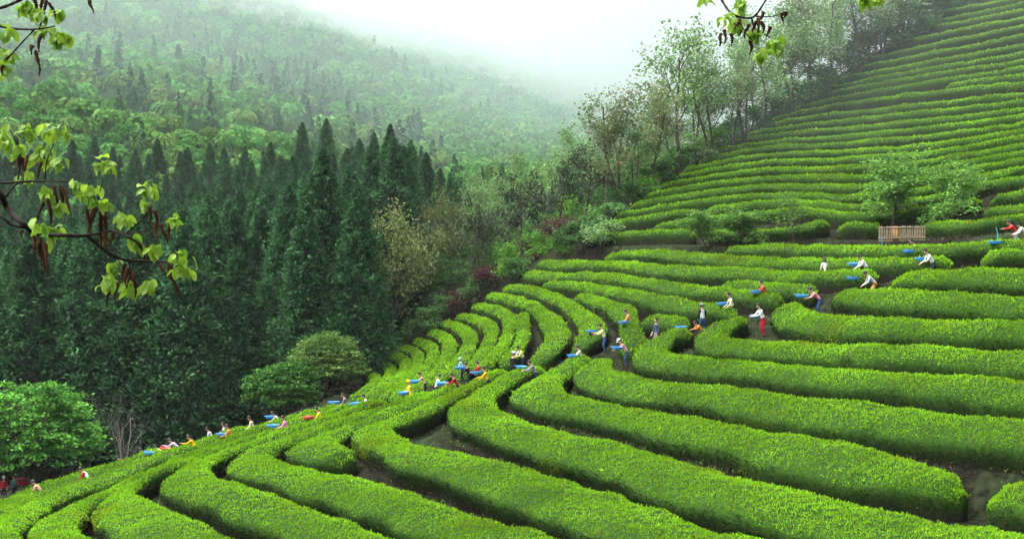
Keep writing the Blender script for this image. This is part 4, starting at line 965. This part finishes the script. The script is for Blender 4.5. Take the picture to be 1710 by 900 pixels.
def branch_thing(label, twigs, leaves, cats):
    o0 = at(*twigs[0][0][0], DB); root = empty("leafy_branch", tuple(o0)); tw = Parts()
    for pts, r0, r1 in twigs:
        n = len(pts); jit = [random.uniform(-.10, .10) for _ in pts]; P = catmull(np.array([at(x, y, DB + j) for (x, y), j in zip(pts, jit)]), .02)
        V, Fc = tube(P - o0, np.linspace(r0, r1, len(P)) * (1 + .15 * np.sin(np.arange(len(P)) * 1.7)), 7); tw.put(V, Fc)
    add("twig", tw.mesh("twig", MT, True), root)
    for cx_, cy_, n, spread in leaves:
        dd = DB + random.uniform(-.12, .12); c = at(cx_, cy_ - spread * .35, dd)
        for k in range(int(n * 2.2)):
            a = random.uniform(0, 6.28); L_ = random.uniform(.042, .072)
            d = Vector((math.cos(a) * random.uniform(.25, 1.0), math.sin(a) * .8, random.uniform(-1.3, .15))).normalized()
            p = c + np.array([random.gauss(0, spread * .30), random.gauss(0, spread * .30), random.gauss(0, spread * .25)]) / F * dd
            ob = add("leaf", LM[random.randrange(6)], root, tuple(p - o0)); ob.rotation_euler = (d.to_track_quat('X', 'Z') @ Matrix.Rotation(random.uniform(-.9, .9), 3, 'X').to_quaternion()).to_euler(); ob.scale = (L_, L_ * random.uniform(.8, 1.15), L_)
    for x, y, ln in cats:
        p = at(x, y, DB + random.uniform(-.08, .08)); L_ = ln / F * DB
        ob = add("catkin", CM[random.randrange(4)], root, tuple(p - o0)); ob.scale = (max(.11, L_ * .9),) * 2 + (L_,); ob.rotation_euler = (random.uniform(-.3, .3), random.uniform(-.3, .3), random.uniform(0, 6))
    return tag(root, label, "branch", "branches hanging in from above")
branch_thing("largest leafy branch with brown catkins reaching in from the left edge",
 [([(-140,270),(-40,300),(0,324),(11,346),(38,374),(60,388),(106,393),(144,393),(185,386),(212,395),(232,407)],.016,.005),([(-60,340),(0,361),(19,376),(49,381)],.009,.006),([(147,394),(170,414),(193,429),(219,435),(272,437),(300,436)],.008,.003),
  ([(193,429),(208,448),(212,462),(190,470)],.005,.002),([(212,390),(238,365),(250,350)],.004,.002),([(200,390),(225,390),(261,380),(285,372)],.004,.002),([(-80,308),(0,306),(57,303),(98,303),(118,306)],.008,.003),([(9,330),(23,312),(30,306)],.004,.003),([(30,304),(34,255),(17,218)],.004,.002),([(75,303),(78,270),(90,240)],.003,.002),([(150,393),(160,350),(172,300)],.003,.002),([(60,388),(75,385),(90,375)],.003,.002),([(215,436),(222,470),(240,478)],.003,.002)],
 [(8,235,8,26),(42,228,7,22),(85,225,7,24),(108,228,3,14),(75,265,8,26),(30,250,4,18),(98,278,5,20),(50,300,4,22),(75,325,6,22),(122,312,4,18),(96,345,3,14),(62,378,4,16),(92,392,7,22),(176,284,10,24),(150,328,9,24),(170,345,5,18),(205,368,5,16),(250,322,9,22),(246,345,4,16),(288,370,4,14),(225,408,6,20),(258,418,5,18),(300,432,7,20),(305,455,6,20),(188,448,6,20),(176,474,7,20),(216,484,6,18),(252,478,5,16)],
 [(28,255,30),(38,262,42),(44,258,30),(74,262,48),(78,312,58),(80,330,50),(100,308,55),(105,310,45),(94,310,35),(54,392,42),(62,398,40),(70,400,58),(74,404,54),(66,402,36),(148,345,45),(158,345,60),(166,350,64),(172,352,55),(172,388,32),(186,388,28),(250,345,36),(256,350,32),(262,372,38),(272,374,34),(281,375,24),(235,405,32),(245,412,26),(205,440,32),(211,446,36),(225,455,42),(185,468,46),(192,472,30),(270,440,26),(284,440,60),(36,384,13),(215,450,30)])
branch_thing("leafy branch tip in the top left corner",
 [([(-80,35),(0,14),(35,0),(70,-20)],.009,.005),([(-60,30),(0,44),(30,49),(65,49),(92,44)],.007,.003),([(10,100),(18,92),(40,68),(58,50)],.005,.003),([(-40,70),(0,80),(12,96)],.004,.003),([(65,49),(75,20),(80,-10)],.004,.003),([(130,-40),(150,-20),(152,0)],.004,.002)],
 [(50,12,7,22),(68,30,7,22),(95,22,4,16),(74,58,7,20),(97,70,6,20),(110,62,4,14),(4,58,6,20),(12,96,5,18),(4,118,4,14),(35,20,3,14)],
 [(84,4,26),(70,0,28),(76,2,22),(63,84,42),(55,75,18),(66,60,30),(152,0,24),(6,110,16),(60,0,20)])
branch_thing("leafy branch tip hanging at the top beside the misty trees",
 [([(1185,-50),(1205,0),(1225,25),(1255,30),(1272,12),(1290,-20)],.006,.004),([(1255,30),(1262,50),(1286,62)],.004,.003),([(1235,35),(1245,55),(1258,70)],.003,.002),([(1262,28),(1290,28),(1310,20)],.003,.002),([(1160,-30),(1175,0)],.003,.002)],
 [(1178,4,2,10),(1238,10,5,18),(1212,34,4,14),(1226,46,5,16),(1262,58,5,16),(1292,78,7,20),(1275,92,5,16)],
 [(1207,56,22),(1213,50,24),(1222,56,20),(1262,34,22),(1268,30,26),(1274,36,22),(1285,45,18),(1308,22,18),(1312,20,12),(1255,68,24),(1248,40,26),(1240,36,24),(1272,20,22),(1234,30,22)])
branch_thing("small leaf tuft at the top edge left of the tea slope", [([(1430,-40),(1440,-10),(1452,-2)],.004,.002)], [(1446,-2,5,12),(1458,-4,3,10)], [(1440,-6,10)])
# ------------------------------------------------------------------ air: damp haze over the whole valley
def volbox(name, lo, hi, dens, color):
    x0, y0, z0 = lo; x1, y1, z1 = hi
    V = [(x, y, z) for z in (z0, z1) for y in (y0, y1) for x in (x0, x1)]
    Fc = [(0, 2, 3, 1), (4, 5, 7, 6), (0, 1, 5, 4), (2, 6, 7, 3), (0, 4, 6, 2), (1, 3, 7, 5)]
    m = bpy.data.materials.new(name); m.use_nodes = True; t = m.node_tree; t.nodes.clear()
    o = t.nodes.new("ShaderNodeOutputMaterial"); v = t.nodes.new("ShaderNodeVolumePrincipled")
    v.inputs["Density"].default_value = dens; v.inputs["Color"].default_value = (*color, 1); v.inputs["Anisotropy"].default_value = 0.2
    v.inputs["Density Attribute"].default_value = ""; m.cycles.homogeneous_volume = True
    t.links.new(v.outputs[0], o.inputs["Volume"])
    ob = add(name, npmesh(name, V, Fc, None, m)); return ob
hz_lo = GV[:, 2].min() - 1.0; hz_hi = GV[:, 2].max() + 25
hz = volbox("haze", (-1010, -90, hz_lo), (1010, 1410, hz_hi), 0.00013, (0.88, 0.95, 0.97))
tag(hz, "thin white mist filling the valley", "mist", kind="stuff")
# mist beyond the near wood and low cloud on the hilltops, each a body with an uneven underside
def fogbody(x0, x1, y0, y1, under, dens, label, nm, col=(0.93, 0.95, 0.97), top=134.0):
    n = 60; FX, FY = np.meshgrid(np.linspace(x0, x1, n), np.linspace(y0, y1, n)); FP = np.column_stack([FX.ravel(), FY.ravel(), np.zeros(n * n)])
    zb = np.minimum(under(FP), top - 3.0)
    q = np.arange(n * n).reshape(n, n)
    bot = np.column_stack([q[:-1, :-1].ravel(), q[1:, :-1].ravel(), q[1:, 1:].ravel(), q[:-1, 1:].ravel()])
    ring = np.concatenate([q[0, :], q[1:, -1], q[-1, -2::-1], q[-2:0:-1, 0]]); r_ = np.roll(ring, -1)
    FV = np.vstack([np.column_stack([FP[:, :2], zb]), np.column_stack([FP[:, :2], np.full(n * n, top) + 2.0 * wob(FP, 0.01)])])
    FF = np.vstack([bot, bot[:, ::-1] + n * n, np.column_stack([ring, r_, r_ + n * n, ring + n * n])])
    fog = volbox(nm, (0, 0, 0), (1, 1, 1), dens, col)
    fog.data = npmesh(nm, FV, FF, None, fog.data.materials[0])
    tag(fog, label, "cloud", kind="stuff")
fogbody(-700, 700, 120, 1350, lambda P: 110 - (P[:, 1] - 150) * 0.60 - np.clip(P[:, 0] + 95, 0, 80) * 0.16 + np.clip(-P[:, 0] - 70, 0, 120) * 0.25 + 10 * wob(P, 0.006) + 4 * wob(P + 90, 0.016), 0.0027, "thin mist hanging over the valley behind the wood", "mist", (0.78, 0.95, 0.95))
fogbody(-700, 700, 160, 1350, lambda P: 90 + 9 * wob(P, 0.004) + 4 * wob(P + 90, 0.013) + np.clip(-P[:, 0] - 60, 0, 120) * 0.15 - np.clip(P[:, 0] + 15, 0, 120) * 0.45, 0.010, "low white cloud hiding the hilltops", "fog", top=158.0)
fogbody(17, 320, 84, 215, lambda P: 9 - np.clip(P[:, 1] - 84, 0, 60) * 0.10 + 3.0 * wob(P, 0.02), 0.0012, "mist drifting across the top of the tea slope and its trees", "slope_mist", (0.84, 0.94, 0.97))
tris = sum(len(m.polygons) * (2 if len(m.polygons) and m.polygons[0].loop_total == 4 else 1) for m in bpy.data.meshes)
open("/tmp/tris.txt","w").write(str(tris))
